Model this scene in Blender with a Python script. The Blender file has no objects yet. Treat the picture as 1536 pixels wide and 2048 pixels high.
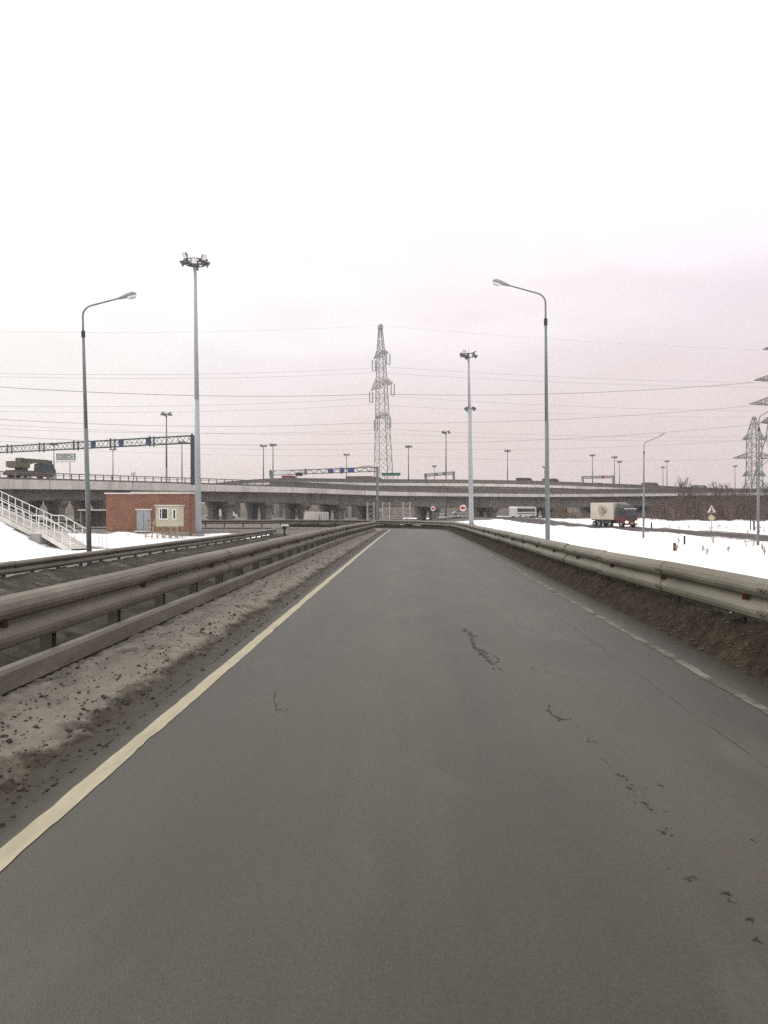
import bpy, math, random
import numpy as np
from mathutils import Vector, Matrix, noise as mnoise
random.seed(7)
sc = bpy.context.scene
COL = sc.collection
R = math.radians

# ------------------------------------------------------------------ camera
FPX, HZ, VPX, CAMH = 1650.0, 1018.0, 821.0, 1.5
cam = bpy.data.cameras.new('camera'); camo = bpy.data.objects.new('camera', cam); COL.objects.link(camo)
cam.sensor_fit = 'VERTICAL'; cam.sensor_height = 24.0; cam.lens = FPX / 2048 * 24.0
cam.clip_start = 0.05; cam.clip_end = 9000
yaw = math.atan((VPX - 768) / FPX); pitch = -math.atan((1024 - HZ) / FPX)
camo.location = (0, 0, CAMH)
camo.rotation_euler = (math.pi / 2 + pitch, 0, yaw)
sc.camera = camo
CR = Matrix.Rotation(yaw, 3, 'Z') @ Matrix.Rotation(math.pi / 2 + pitch, 3, 'X')

def ray(px, py):
    return CR @ Vector(((px - 768) / FPX, -(py - 1024) / FPX, -1.0))
def at(px, py, D):                      # point on the line of sight at world depth D
    d = ray(px, py); k = D / d.y
    return Vector((d.x * k, D, CAMH + d.z * k))
def gr(px, py, z=0.0):                  # point where the line of sight meets height z
    d = ray(px, py); k = (z - CAMH) / d.z
    return Vector((d.x * k, d.y * k, z))

# ------------------------------------------------------------------ sky, sun, exposure
w = bpy.data.worlds.new('World'); sc.world = w; w.use_nodes = True
N = w.node_tree.nodes; L = w.node_tree.links; N.clear()
def nn(t, **k):
    n = N.new(t)
    for a, b in k.items(): setattr(n, a, b)
    return n
SUN_EL, SUN_AZ = R(38), R(-50)          # azimuth from +Y, negative = left
sky = nn('ShaderNodeTexSky', sky_type='NISHITA', sun_disc=False, sun_elevation=SUN_EL, sun_rotation=SUN_AZ)
sky.dust_density = 4; sky.air_density = 1.0; sky.ozone_density = 1.0
hs = nn('ShaderNodeHueSaturation'); hs.inputs['Saturation'].default_value = 0.12; hs.inputs['Value'].default_value = 0.022
L.new(sky.outputs[0], hs.inputs['Color'])
tc = nn('ShaderNodeTexCoord'); sep = nn('ShaderNodeSeparateXYZ'); L.new(tc.outputs['Generated'], sep.inputs[0])
# overcast cloud layer: pinkish grey low down, burning out higher up, thin brighter cloud to the left
nz = nn('ShaderNodeTexNoise'); nz.inputs['Scale'].default_value = 2.6; nz.inputs['Detail'].default_value = 5; nz.inputs['Roughness'].default_value = .5
mp = nn('ShaderNodeMapping'); mp.inputs['Scale'].default_value = (1, 1, 3.2); L.new(tc.outputs['Generated'], mp.inputs[0]); L.new(mp.outputs[0], nz.inputs['Vector'])
ma = nn('ShaderNodeMath', operation='MULTIPLY_ADD'); ma.inputs[1].default_value = 0.34; L.new(nz.outputs[0], ma.inputs[0]); L.new(sep.outputs[2], ma.inputs[2])
mx = nn('ShaderNodeMath', operation='MULTIPLY_ADD'); mx.inputs[1].default_value = -0.10; L.new(sep.outputs[0], mx.inputs[0])
msub = nn('ShaderNodeMath', operation='SUBTRACT'); msub.inputs[1].default_value = .09; L.new(ma.outputs[0], msub.inputs[0]); L.new(msub.outputs[0], mx.inputs[2])
rp = nn('ShaderNodeValToRGB'); L.new(mx.outputs[0], rp.inputs[0])
cr = rp.color_ramp
for i, (p, c) in enumerate([(0.0, (.69, .595, .565, 1)), (.15, (.735, .64, .62, 1)), (.27, (.825, .75, .79, 1)), (.40, (1.03, .985, 1.015, 1)), (.58, (1.3, 1.27, 1.27, 1)), (1.0, (1.75, 1.72, 1.70, 1))]):
    e = cr.elements[i] if i < 2 else cr.elements.new(p)
    e.position = p; e.color = c
add = nn('ShaderNodeMix', data_type='RGBA', blend_type='ADD'); add.inputs[0].default_value = 1.0
L.new(rp.outputs[0], add.inputs[6]); L.new(hs.outputs[0], add.inputs[7])
xr = nn('ShaderNodeMapRange'); xr.inputs[1].default_value = -.55; xr.inputs[2].default_value = .55; L.new(sep.outputs[0], xr.inputs[0])
tr_ = nn('ShaderNodeValToRGB'); L.new(xr.outputs[0], tr_.inputs[0]); ct = tr_.color_ramp
for i, (p, c) in enumerate([(0, (.955, 1.0, .935, 1)), (.45, (1, 1, .985, 1)), (1.0, (.985, .965, 1.0, 1))]):
    e = ct.elements[i] if i < 2 else ct.elements.new(p)
    e.position = p; e.color = c
tint = nn('ShaderNodeMix', data_type='RGBA', blend_type='MULTIPLY'); tint.inputs[0].default_value = 1.0
L.new(add.outputs[2], tint.inputs[6]); L.new(tr_.outputs[0], tint.inputs[7])
bg = nn('ShaderNodeBackground'); bg.inputs['Strength'].default_value = 1.0
L.new(tint.outputs[2], bg.inputs[0])
out = nn('ShaderNodeOutputWorld'); L.new(bg.outputs[0], out.inputs[0])
sun = bpy.data.lights.new('sun', 'SUN'); sun.energy = 1.1; sun.angle = R(16); sun.color = (1, .95, .88)
suno = bpy.data.objects.new('sun', sun); COL.objects.link(suno)
sd = Vector((math.sin(SUN_AZ) * math.cos(SUN_EL), math.cos(SUN_AZ) * math.cos(SUN_EL), math.sin(SUN_EL)))
suno.rotation_euler = sd.to_track_quat('Z', 'Y').to_euler(); suno.location = (0, 0, 60)
vs = sc.view_settings; vs.view_transform = 'Standard'; vs.look = 'None'; vs.gamma = 1; vs.use_curve_mapping = False; vs.exposure = 0.0

# ------------------------------------------------------------------ materials
MATS = {}
def M(name, col, rough=.8, var=.25, scale=3.0, bump=0.0, metal=0.0, col2=None, thr=.5, sharp=.12, stretch=(1, 1, 1), spec=.3, attr=None, attr_col=None, bscale=None):
    m = bpy.data.materials.new(name); m.use_nodes = True
    nt = m.node_tree; n = nt.nodes; l = nt.links; b = n['Principled BSDF']
    b.inputs['Roughness'].default_value = rough; b.inputs['Metallic'].default_value = metal
    b.inputs['Specular IOR Level'].default_value = spec
    co = n.new('ShaderNodeTexCoord'); mpn = n.new('ShaderNodeMapping'); mpn.inputs['Scale'].default_value = stretch
    l.new(co.outputs['Object'], mpn.inputs[0])
    t = n.new('ShaderNodeTexNoise'); t.inputs['Scale'].default_value = scale; t.inputs['Detail'].default_value = 8; t.inputs['Roughness'].default_value = .65
    l.new(mpn.outputs[0], t.inputs['Vector'])
    r = n.new('ShaderNodeValToRGB'); l.new(t.outputs[0], r.inputs[0])
    r.color_ramp.elements[0].position = .3; r.color_ramp.elements[1].position = .7
    r.color_ramp.elements[0].color = (*[c * (1 - var) for c in col], 1); r.color_ramp.elements[1].color = (*[min(1, c * (1 + var)) for c in col], 1)
    cur = r.outputs[0]
    if col2:
        t2 = n.new('ShaderNodeTexNoise'); t2.inputs['Scale'].default_value = scale * .37; t2.inputs['Detail'].default_value = 9; t2.inputs['Roughness'].default_value = .7
        l.new(mpn.outputs[0], t2.inputs['Vector'])
        r2 = n.new('ShaderNodeValToRGB'); l.new(t2.outputs[0], r2.inputs[0])
        r2.color_ramp.elements[0].position = max(0, thr - sharp); r2.color_ramp.elements[1].position = min(1, thr + sharp)
        mxn = n.new('ShaderNodeMix'); mxn.data_type = 'RGBA'
        l.new(r2.outputs[0], mxn.inputs[0]); l.new(cur, mxn.inputs[6]); mxn.inputs[7].default_value = (*col2, 1)
        cur = mxn.outputs[2]
    if attr:
        an = n.new('ShaderNodeAttribute'); an.attribute_name = attr
        t3 = n.new('ShaderNodeTexNoise'); t3.inputs['Scale'].default_value = 1.7; t3.inputs['Detail'].default_value = 10; t3.inputs['Roughness'].default_value = .7
        l.new(co.outputs['Object'], t3.inputs['Vector'])
        s = n.new('ShaderNodeMath'); s.operation = 'ADD'; l.new(an.outputs['Fac'], s.inputs[0]); l.new(t3.outputs[0], s.inputs[1])
        r3 = n.new('ShaderNodeValToRGB'); l.new(s.outputs[0], r3.inputs[0])
        r3.color_ramp.elements[0].position = .78; r3.color_ramp.elements[1].position = 1.0
        t4 = n.new('ShaderNodeTexNoise'); t4.inputs['Scale'].default_value = 5; t4.inputs['Detail'].default_value = 8
        l.new(co.outputs['Object'], t4.inputs['Vector'])
        r4 = n.new('ShaderNodeValToRGB'); l.new(t4.outputs[0], r4.inputs[0])
        r4.color_ramp.elements[0].position = .35; r4.color_ramp.elements[1].position = .65
        r4.color_ramp.elements[0].color = (*[c * .55 for c in attr_col], 1); r4.color_ramp.elements[1].color = (*[c * 1.5 for c in attr_col], 1)
        mx3 = n.new('ShaderNodeMix'); mx3.data_type = 'RGBA'
        l.new(r3.outputs[0], mx3.inputs[0]); l.new(cur, mx3.inputs[6]); l.new(r4.outputs[0], mx3.inputs[7])
        cur = mx3.outputs[2]
    l.new(cur, b.inputs['Base Color'])
    if bump:
        tb = n.new('ShaderNodeTexNoise'); tb.inputs['Scale'].default_value = bscale or scale * 4; tb.inputs['Detail'].default_value = 6
        l.new(mpn.outputs[0], tb.inputs['Vector'])
        bn = n.new('ShaderNodeBump'); bn.inputs['Strength'].default_value = bump; bn.inputs['Distance'].default_value = .03
        l.new(tb.outputs[0], bn.inputs['Height']); l.new(bn.outputs[0], b.inputs['Normal'])
    MATS[name] = m
    return m

def emis(name, col, s):
    m = M(name, col, .3, 0)
    b = m.node_tree.nodes['Principled BSDF']; b.inputs['Emission Color'].default_value = (*col, 1); b.inputs['Emission Strength'].default_value = s
    return m

snow = M('snow', (.86, .84, .86), .7, .05, .8, .25, attr='dirt', attr_col=(.085, .07, .06), bscale=2.0)
dirtm = M('dirt', (.037, .028, .0195), .95, .6, 6, 1.0, col2=(.016, .0125, .009), thr=.57, bscale=30, spec=.08)
dirtysnow = M('dirty_snow_mat', (.17, .155, .13), .85, .22, 5, .8, col2=(.08, .07, .055), thr=.60, sharp=.07, bscale=26, attr='dirt', attr_col=(.038, .031, .021), spec=.12)
bankm = M('dirty_bank', (.040, .035, .027), .95, .5, 2.2, 1.0, col2=(.115, .104, .085), thr=.62, sharp=.06, bscale=14, spec=.1)
clodm = M('clod', (.06, .052, .040), .95, .55, 8, .6, spec=.08)
marking = M('marking_cream', (.30, .265, .185), .7, .16, 3, .2, col2=(.085, .075, .055), thr=.68, sharp=.05, stretch=(3, .6, 1))
markdirty = M('marking_dirty', (.135, .118, .092), .8, .3, 4, .2, col2=(.05, .044, .036), thr=.50, sharp=.07)
crackm = M('crack_mat', (.026, .022, .015), .75, .5, 20, .5, spec=.24)
galv = M('galvanised_dirty', (.140, .126, .098), .62, .24, 2.2, .2, col2=(.085, .072, .052), thr=.58, sharp=.12, stretch=(1, .5, 2.0), spec=.35)
postm = M('post_steel', (.075, .068, .06), .75, .3, 5, .2)
reflm = M('reflector_rust', (.10, .045, .03), .6, .3, 10)
poleg = M('pole_grey', (.16, .18, .185), .5, .1, 1.2, 0, col2=(.12, .135, .135), thr=.6, stretch=(1, 1, .25), spec=.4)
polel = M('mast_grey', (.33, .36, .375), .5, .1, 1, 0, col2=(.30, .31, .32), thr=.6, stretch=(1, 1, .2), spec=.4)
lampm = M('lamp_shell', (.30, .31, .31), .45, .12, 5)
glassw = M('lamp_glass', (.80, .80, .76), .12, .03, 5, spec=.6)
darkm = M('dark_steel', (.045, .05, .055), .6, .3, 3)
floodm = M('flood_shell', (.10, .105, .115), .5, .25, 5)
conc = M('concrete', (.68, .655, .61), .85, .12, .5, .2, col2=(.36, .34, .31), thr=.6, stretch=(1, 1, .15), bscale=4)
concd = M('concrete_dark', (.30, .285, .265), .9, .18, .5, .2, col2=(.17, .16, .15), thr=.58, stretch=(1, 1, .15), bscale=4)  # girder tone darkened to paint in the shade under the decks
pierm = M('concrete_pier', (.215, .205, .195), .9, .18, .5, .2, col2=(.125, .12, .115), thr=.58, stretch=(1, 1, .3), bscale=4)  # pier tone lowered as well, under-deck shade put into the colour
railm = M('rail_dark', (.15, .14, .13), .7, .3, 2)
white = M('white_paint', (.74, .74, .72), .5, .06, 2)
whited = M('white_dirty', (.62, .59, .55), .6, .12, 1.2, col2=(.40, .36, .32), thr=.62)
beige = M('cabin_beige', (.46, .43, .33), .6, .08, 2, col2=(.33, .30, .22), thr=.62)
grey = M('door_grey', (.30, .32, .34), .55, .08, 2)
blue = M('sign_blue', (.05, .09, .24), .4, .08, 2)
green = M('sign_green', (.03, .13, .085), .4, .08, 2)
red = M('sign_red', (.34, .045, .045), .4, .08, 2)
redcab = M('cab_red', (.11, .016, .019), .4, .2, 2)
tealm = M('teal_dark', (.025, .034, .034), .4, .1, 2)
glass = M('dark_glass', (.03, .035, .04), .08, .1, 2, spec=.6)
rubber = M('tyre_rubber', (.025, .025, .025), .9, .2, 5)
cranem = M('crane_ochre', (.115, .105, .072), .6, .2, 1)
cabblue = M('cab_blue', (.05, .068, .078), .45, .15, 1)
brownb = M('body_brown', (.085, .068, .052), .7, .25, 1)
latt = M('pylon_steel', (.36, .35, .35), .6, .2, .4)
lattd = M('pylon_steel_dark', (.22, .225, .23), .6, .2, .4)
wirem = M('cable_grey', (.16, .155, .165), .6, .1, .2)
insul = M('insulator_glass', (.28, .34, .34), .3, .1, 1)
bark = M('bark', (.13, .105, .09), .9, .3, 3, .3)
twig = M('twig_brown', (.115, .085, .072), .9, .45, .35)
weedm = M('weed_straw', (.30, .24, .16), .9, .3, 3)
embank = M('embankment_soil', (.11, .09, .075), .95, .4, .6, .5)
blackm = M('post_black', (.03, .03, .035), .6, .2, 4)
lamp_on = emis('headlight_on', (1, .82, .5), 9)
logo = M('logo_brown', (.36, .285, .23), .6, .25, 4)
yellow = M('sign_yellow', (.72, .60, .25), .5, .05, 3)

def brick_mat():
    m = bpy.data.materials.new('brick'); m.use_nodes = True
    n = m.node_tree.nodes; l = m.node_tree.links; b = n['Principled BSDF']; b.inputs['Roughness'].default_value = .9
    co = n.new('ShaderNodeTexCoord'); se = n.new('ShaderNodeSeparateXYZ'); cb = n.new('ShaderNodeCombineXYZ')
    l.new(co.outputs['Object'], se.inputs[0])
    ad = n.new('ShaderNodeMath'); ad.operation = 'ADD'; l.new(se.outputs[0], ad.inputs[0]); l.new(se.outputs[1], ad.inputs[1])
    l.new(ad.outputs[0], cb.inputs[0]); l.new(se.outputs[2], cb.inputs[1])
    bt = n.new('ShaderNodeTexBrick'); l.new(cb.outputs[0], bt.inputs['Vector']); bt.inputs['Scale'].default_value = 1
    bt.inputs['Brick Width'].default_value = .26; bt.inputs['Row Height'].default_value = .078; bt.inputs['Mortar Size'].default_value = .008
    bt.inputs['Color1'].default_value = (.275, .105, .058, 1); bt.inputs['Color2'].default_value = (.20, .078, .045, 1); bt.inputs['Mortar'].default_value = (.24, .20, .17, 1)
    t = n.new('ShaderNodeTexNoise'); t.inputs['Scale'].default_value = .9; t.inputs['Detail'].default_value = 6; l.new(co.outputs['Object'], t.inputs['Vector'])
    mx = n.new('ShaderNodeMix'); mx.data_type = 'RGBA'; mx.blend_type = 'MULTIPLY'; mx.inputs[0].default_value = .6
    r = n.new('ShaderNodeValToRGB'); l.new(t.outputs[0], r.inputs[0]); r.color_ramp.elements[0].position = .3; r.color_ramp.elements[1].position = .65
    r.color_ramp.elements[0].color = (.6, .6, .6, 1)
    l.new(bt.outputs[0], mx.inputs[6]); l.new(r.outputs[0], mx.inputs[7]); l.new(mx.outputs[2], b.inputs['Base Color'])
    return m
brick = brick_mat()

def asphalt_mat():
    # dry salted asphalt: aggregate speckle, paler wheel tracks and muddy edges that follow the lane ("lat" = metres across)
    m = bpy.data.materials.new('asphalt'); m.use_nodes = True
    n = m.node_tree.nodes; l = m.node_tree.links; b = n['Principled BSDF']
    b.inputs['Roughness'].default_value = .55; b.inputs['Specular IOR Level'].default_value = .33
    co = n.new('ShaderNodeTexCoord'); an = n.new('ShaderNodeAttribute'); an.attribute_name = 'lat'
    def noise(scale, detail=6, st=(1, 1, 1), ro=.6):
        mp = n.new('ShaderNodeMapping'); mp.inputs['Scale'].default_value = st; l.new(co.outputs['Object'], mp.inputs[0])
        t = n.new('ShaderNodeTexNoise'); t.inputs['Scale'].default_value = scale; t.inputs['Detail'].default_value = detail; t.inputs['Roughness'].default_value = ro
        l.new(mp.outputs[0], t.inputs['Vector']); return t.outputs[0]
    def ramp(x, stops):
        r = n.new('ShaderNodeValToRGB'); l.new(x, r.inputs[0])
        for i, (p, c) in enumerate(stops):
            e = r.color_ramp.elements[i] if i < 2 else r.color_ramp.elements.new(p)
            e.position = p; e.color = (c, c, c, 1) if isinstance(c, float) else (*c, 1)
        return r.outputs[0]
    def mix(f, a, c, mode='MIX'):
        x = n.new('ShaderNodeMix'); x.data_type = 'RGBA'; x.blend_type = mode
        if isinstance(f, float): x.inputs[0].default_value = f
        else: l.new(f, x.inputs[0])
        l.new(a, x.inputs[6])
        if isinstance(c, tuple): x.inputs[7].default_value = (*c, 1)
        else: l.new(c, x.inputs[7])
        return x.outputs[2]
    base = ramp(noise(.55, 7, (1, .35, 1)), [(.25, (.0235, .0195, .0110)), (.5, (.0325, .0270, .0162)), (.78, (.044, .0368, .0232))])
    base = mix(.9, base, ramp(noise(150, 2), [(.3, .45), (.7, 1.5)]), 'MULTIPLY')
    base = mix(.75, base, ramp(noise(46, 5), [(.3, .6), (.7, 1.3)]), 'MULTIPLY')
    base = mix(.6, base, ramp(noise(1.6, 6, (1, .25, 1), .7), [(.32, .72), (.7, 1.22)]), 'MULTIPLY')
    # faint longitudinal streaks
    base = mix(ramp(noise(.9, 8, (1, .35, 1), .75), [(.54, 0.0), (.74, .42)]), base, (.085, .076, .062))
    base = mix(.45, base, ramp(noise(3.2, 4, (1, .04, 1)), [(.3, .72), (.7, 1.25)]), 'MULTIPLY')
    mr = n.new('ShaderNodeMapRange'); mr.inputs[1].default_value = -3.2; mr.inputs[2].default_value = 3.2; l.new(an.outputs['Fac'], mr.inputs[0])
    # lane profile: muddy edge, clean, wheel track pale, crown, wheel track, joint, shoulder
    q = lambda v: (v + 3.2) / 6.4
    prof = ramp(mr.outputs[0], [(q(-2.6), .42), (q(-2.2), .75), (q(-1.5), .88), (q(-.7), 1.26), (q(0.0), .94), (q(.9), 1.24), (q(1.75), .96), (q(2.25), .9), (q(2.5), .55), (q(2.9), .42)])
    base = mix(1.0, base, prof, 'MULTIPLY')
    # mud carried onto the outer edges of the asphalt
    me_ = ramp(mr.outputs[0], [(q(-2.75), 1.0), (q(-2.42), .75), (q(-2.22), .0), (q(2.28), .0), (q(2.5), .45), (q(2.75), .9)])
    sm_ = n.new('ShaderNodeMath'); sm_.operation = 'MULTIPLY_ADD'; sm_.inputs[1].default_value = 1.1; sm_.inputs[2].default_value = -.38; l.new(noise(7, 8, (1, .5, 1), .7), sm_.inputs[0])
    ad_ = n.new('ShaderNodeMath'); ad_.operation = 'ADD'; ad_.use_clamp = True; l.new(me_, ad_.inputs[0]); l.new(sm_.outputs[0], ad_.inputs[1])
    mu_ = n.new('ShaderNodeMath'); mu_.operation = 'MULTIPLY'; mu_.use_clamp = True; l.new(ad_.outputs[0], mu_.inputs[0]); l.new(ramp(me_, [(0.0, 0.0), (.25, 1.0)]), mu_.inputs[1])
    base = mix(mu_.outputs[0], base, (.030, .0235, .0155))
    rr_ = n.new('ShaderNodeMapRange'); rr_.inputs[3].default_value = .38; rr_.inputs[4].default_value = .08; l.new(mu_.outputs[0], rr_.inputs[0]); l.new(rr_.outputs[0], b.inputs['Specular IOR Level'])
    l.new(base, b.inputs['Base Color'])
    bn = n.new('ShaderNodeBump'); bn.inputs['Strength'].default_value = .5; bn.inputs['Distance'].default_value = .006
    l.new(noise(110, 3), bn.inputs['Height']); l.new(bn.outputs[0], b.inputs['Normal'])
    return m
asph = asphalt_mat()
asph2 = M('asphalt_far', (.055, .05, .046), .9, .25, .8, .1, col2=(.11, .10, .09), thr=.6, spec=.15)

# ------------------------------------------------------------------ object helpers
def wloc(p):
    v = Vector((0, 0, 0))
    while p is not None: v += p.location; p = p.parent
    return v
def tag(o, label=None, cat=None, group=None, kind=None):
    if label: o['label'] = label
    if cat: o['category'] = cat
    if group: o['group'] = group
    if kind: o['kind'] = kind
    return o
def empty(name, loc, label, cat, group=None):
    o = bpy.data.objects.new(name, None); o.empty_display_size = .2; COL.objects.link(o); o.location = loc
    return tag(o, label, cat, group)
def copy_tree(o, parent=None):
    c = o.copy(); COL.objects.link(c)
    if parent is not None: c.parent = parent
    for ch in list(o.children): copy_tree(ch, c)
    return c

class MB:
    def __init__(s): s.v = []; s.f = []
    def add(s, vs, fs):
        b = len(s.v); s.v += [tuple(v) for v in vs]; s.f += [tuple(i + b for i in f) for f in fs]; return s
    def box(s, c, size, rz=0, m=None):
        hx, hy, hz = [x / 2 for x in size]; vs = []
        ro = Matrix.Rotation(rz, 3, 'Z') if m is None else m
        for x in (-hx, hx):
            for y in (-hy, hy):
                for z in (-hz, hz): vs.append(Vector(c) + ro @ Vector((x, y, z)))
        return s.add(vs, [(0, 1, 3, 2), (4, 6, 7, 5), (0, 4, 5, 1), (2, 3, 7, 6), (0, 2, 6, 4), (1, 5, 7, 3)])
    def cyl(s, a, b, r0, r1=None, n=8, cap=True):
        a = Vector(a); b = Vector(b); r1 = r0 if r1 is None else r1
        d = (b - a).normalized(); u = d.orthogonal().normalized(); v = d.cross(u)
        vs = []
        for p, r in ((a, r0), (b, r1)):
            for i in range(n):
                t = 2 * math.pi * (i + .5) / n; vs.append(p + u * (r * math.cos(t)) + v * (r * math.sin(t)))
        fs = [(i, (i + 1) % n, n + (i + 1) % n, n + i) for i in range(n)]
        if cap: fs += [tuple(range(n))[::-1], tuple(range(n, 2 * n))]
        return s.add(vs, fs)
    def tube(s, pts, r, n=6, r1=None):
        pts = [Vector(p) for p in pts]; vs = []; k = len(pts); u = None
        for i, p in enumerate(pts):
            d = (pts[min(i + 1, k - 1)] - pts[max(i - 1, 0)]).normalized()
            u = d.orthogonal().normalized() if u is None else (u - d * u.dot(d)).normalized()
            v = d.cross(u); rr = r if r1 is None else r + (r1 - r) * i / (k - 1)
            for j in range(n):
                t = 2 * math.pi * j / n; vs.append(p + u * (rr * math.cos(t)) + v * (rr * math.sin(t)))
        fs = [(i * n + j, i * n + (j + 1) % n, (i + 1) * n + (j + 1) % n, (i + 1) * n + j) for i in range(k - 1) for j in range(n)]
        fs += [tuple(range(n))[::-1], tuple(range((k - 1) * n, k * n))]
        return s.add(vs, fs)
    def sweep(s, prof, path, closed=True, cap=True, prof_fn=None):
        # prof: (lat, z) points; lat positive to the right of travel
        path = [Vector(p) for p in path]; vs = []; k = len(path); n = len(prof) if prof else len(prof_fn(0))
        for i, p in enumerate(path):
            d = path[min(i + 1, k - 1)] - path[max(i - 1, 0)]; d.z = 0; d.normalize()
            rt = Vector((d.y, -d.x, 0))
            for (la, z) in (prof_fn(i) if prof_fn else prof): vs.append(p + rt * la + Vector((0, 0, z)))
        m = n if closed else n - 1
        fs = [(i * n + j, i * n + (j + 1) % n, (i + 1) * n + (j + 1) % n, (i + 1) * n + j) for i in range(k - 1) for j in range(m)]
        if closed and cap: fs += [tuple(range(n)), tuple(range((k - 1) * n, k * n))[::-1]]
        return s.add(vs, fs)
    def prism(s, poly, c0, c1, axis='y', fn=None):
        # poly in (x,z), extruded along y from c0 to c1; fn(x,z)-> extra inset
        n = len(poly); vs = []
        for c, sg in ((c0, 1), (c1, -1)):
            for (x, z) in poly:
                ins = fn(x, z) if fn else 0
                vs.append((x, c + sg * ins, z))
        return s.add(vs, [tuple(range(n)), tuple(range(n, 2 * n))[::-1]] + [(i, n + i, n + (i + 1) % n, (i + 1) % n) for i in range(n)])
    def loft(s, rings):
        n = len(rings[0]); vs = [p for r in rings for p in r]; k = len(rings)
        fs = [(i * n + j, i * n + (j + 1) % n, (i + 1) * n + (j + 1) % n, (i + 1) * n + j) for i in range(k - 1) for j in range(n)]
        fs += [tuple(range(n))[::-1], tuple(range((k - 1) * n, k * n))]
        return s.add(vs, fs)
    def xf(s, mat):
        s.v = [tuple(mat @ Vector(v)) for v in s.v]; return s
    def build(s, name, mat, parent=None, org=None, smooth=False, bevel=0):
        me = bpy.data.meshes.new(name)
        o0 = wloc(parent) if parent is not None else Vector((0, 0, 0))
        if org is not None: o0 = o0 + Vector(org) if parent is not None else Vector(org)
        me.from_pydata([tuple(Vector(v) - o0) for v in s.v], [], s.f)
        import bmesh
        bm = bmesh.new(); bm.from_mesh(me); bmesh.ops.recalc_face_normals(bm, faces=bm.faces); bm.to_mesh(me); bm.free()
        for m in (mat if isinstance(mat, list) else [mat]): me.materials.append(m)
        if smooth:
            for p in me.polygons: p.use_smooth = True
        o = bpy.data.objects.new(name, me); COL.objects.link(o)
        if org is not None: o.location = org
        if parent is not None: o.parent = parent
        if bevel:
            b = o.modifiers.new('bevel', 'BEVEL'); b.width = bevel; b.segments = 2; b.limit_method = 'ANGLE'
        return o

def sm(a, b, x):
    t = min(1, max(0, (x - a) / (b - a))); return t * t * (3 - 2 * t)
def fbm(x, y, z=0.0, o=4):
    return mnoise.fractal(Vector((x, y, z)), .9, 2.0, o)

# ------------------------------------------------------------------ the lane: centre line and profile
def zr(y): return -0.00006 * min(88, max(0, y)) ** 2
CX, Y0, RAD = 0.45, 70.0, 14.0
lane = [(CX, y) for y in np.concatenate([np.arange(-12, 12, .5), np.arange(12, Y0, 1.0)])]
for a in np.linspace(0, math.pi / 2, 24): lane.append((CX - RAD + RAD * math.cos(a), Y0 + RAD * math.sin(a)))
for x in np.arange(CX - RAD - 3, -130, -4.0): lane.append((x, Y0 + RAD - .00 * (x + RAD)))
def lane_z(x, y): return zr(min(y, 84))
LN = np.array(lane)
def lane_dist(x, y):
    d = np.hypot(LN[:, 0] - x, LN[:, 1] - y); i = int(d.argmin())
    best = 1e9
    for a in (i - 1, i):
        if 0 <= a < len(LN) - 1:
            p, q = LN[a], LN[a + 1]; t = np.clip(((x - p[0]) * (q[0] - p[0]) + (y - p[1]) * (q[1] - p[1])) / max(1e-9, (q[0] - p[0]) ** 2 + (q[1] - p[1]) ** 2), 0, 1)
            best = min(best, math.hypot(p[0] + t * (q[0] - p[0]) - x, p[1] + t * (q[1] - p[1]) - y))
    return best

# overpass reference lines (near edge of each deck), listed left to right
def dense(tab, px0, px1, step, tilt=0):
    px = np.arange(px0, px1 + 1, step); t = np.array(tab, float)
    ys = np.interp(px, t[:, 0], t[:, 1]); Ds = np.interp(px, t[:, 0], t[:, 2])
    k = np.hanning(9); k /= k.sum()
    sm_ = lambda a: np.convolve(np.pad(a, 4, mode='reflect', reflect_type='odd'), k, 'valid')
    ys, Ds = sm_(ys), sm_(Ds)
    return px, [at(p, y, D) for p, y, D in zip(px, ys, Ds)]
NEAR_T = [(-120, 956, 108), (0, 958, 122), (200, 963, 142), (400, 968.5, 158), (600, 975, 172), (760, 983, 183), (940, 987, 194), (1100, 988.5, 203), (1300, 987, 214), (1536, 985.5, 226), (1700, 985, 234)]
UP_T = [(400, 976, 262), (500, 966, 256), (560, 963, 250), (760, 966, 243), (945, 967, 240), (1100, 970, 240), (1300, 978, 243), (1400, 983, 247), (1536, 988, 252), (1700, 992, 258)]
NPX, NEAR = dense(NEAR_T, -120, 1700, 20)
UPX, UP = dense(UP_T, 400, 1700, 20)
def on_deck(PX, P, px, lat=0.0):
    i = int(np.clip(np.searchsorted(PX, px) - 1, 0, len(P) - 2)); t = (px - PX[i]) / (PX[i + 1] - PX[i])
    p = P[i].lerp(P[i + 1], t); d = (P[i + 1] - P[i]); d.z = 0; d.normalize()
    rt = Vector((d.y, -d.x, 0))
    return p + rt * lat, d, rt
NA = np.array([(p.x, p.y) for p in NEAR])

# truck road line on the right
TR = [at(p, 1000, D) for p, D in ((880, 225), (930, 207), (1000, 185), (1090, 160), (1180, 141), (1260, 124), (1330, 111), (1400, 100), (1470, 91), (1536, 84), (1640, 73), (1800, 62), (2000, 52))]
TA = np.array([(p.x, p.y) for p in TR])
def poly_dist(A, x, y):
    p = A[:-1]; q = A[1:]; dv = q - p
    t = np.clip(((x - p[:, 0]) * dv[:, 0] + (y - p[:, 1]) * dv[:, 1]) / (dv ** 2).sum(1), 0, 1)
    return float(np.hypot(p[:, 0] + t * dv[:, 0] - x, p[:, 1] + t * dv[:, 1] - y).min())

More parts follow.
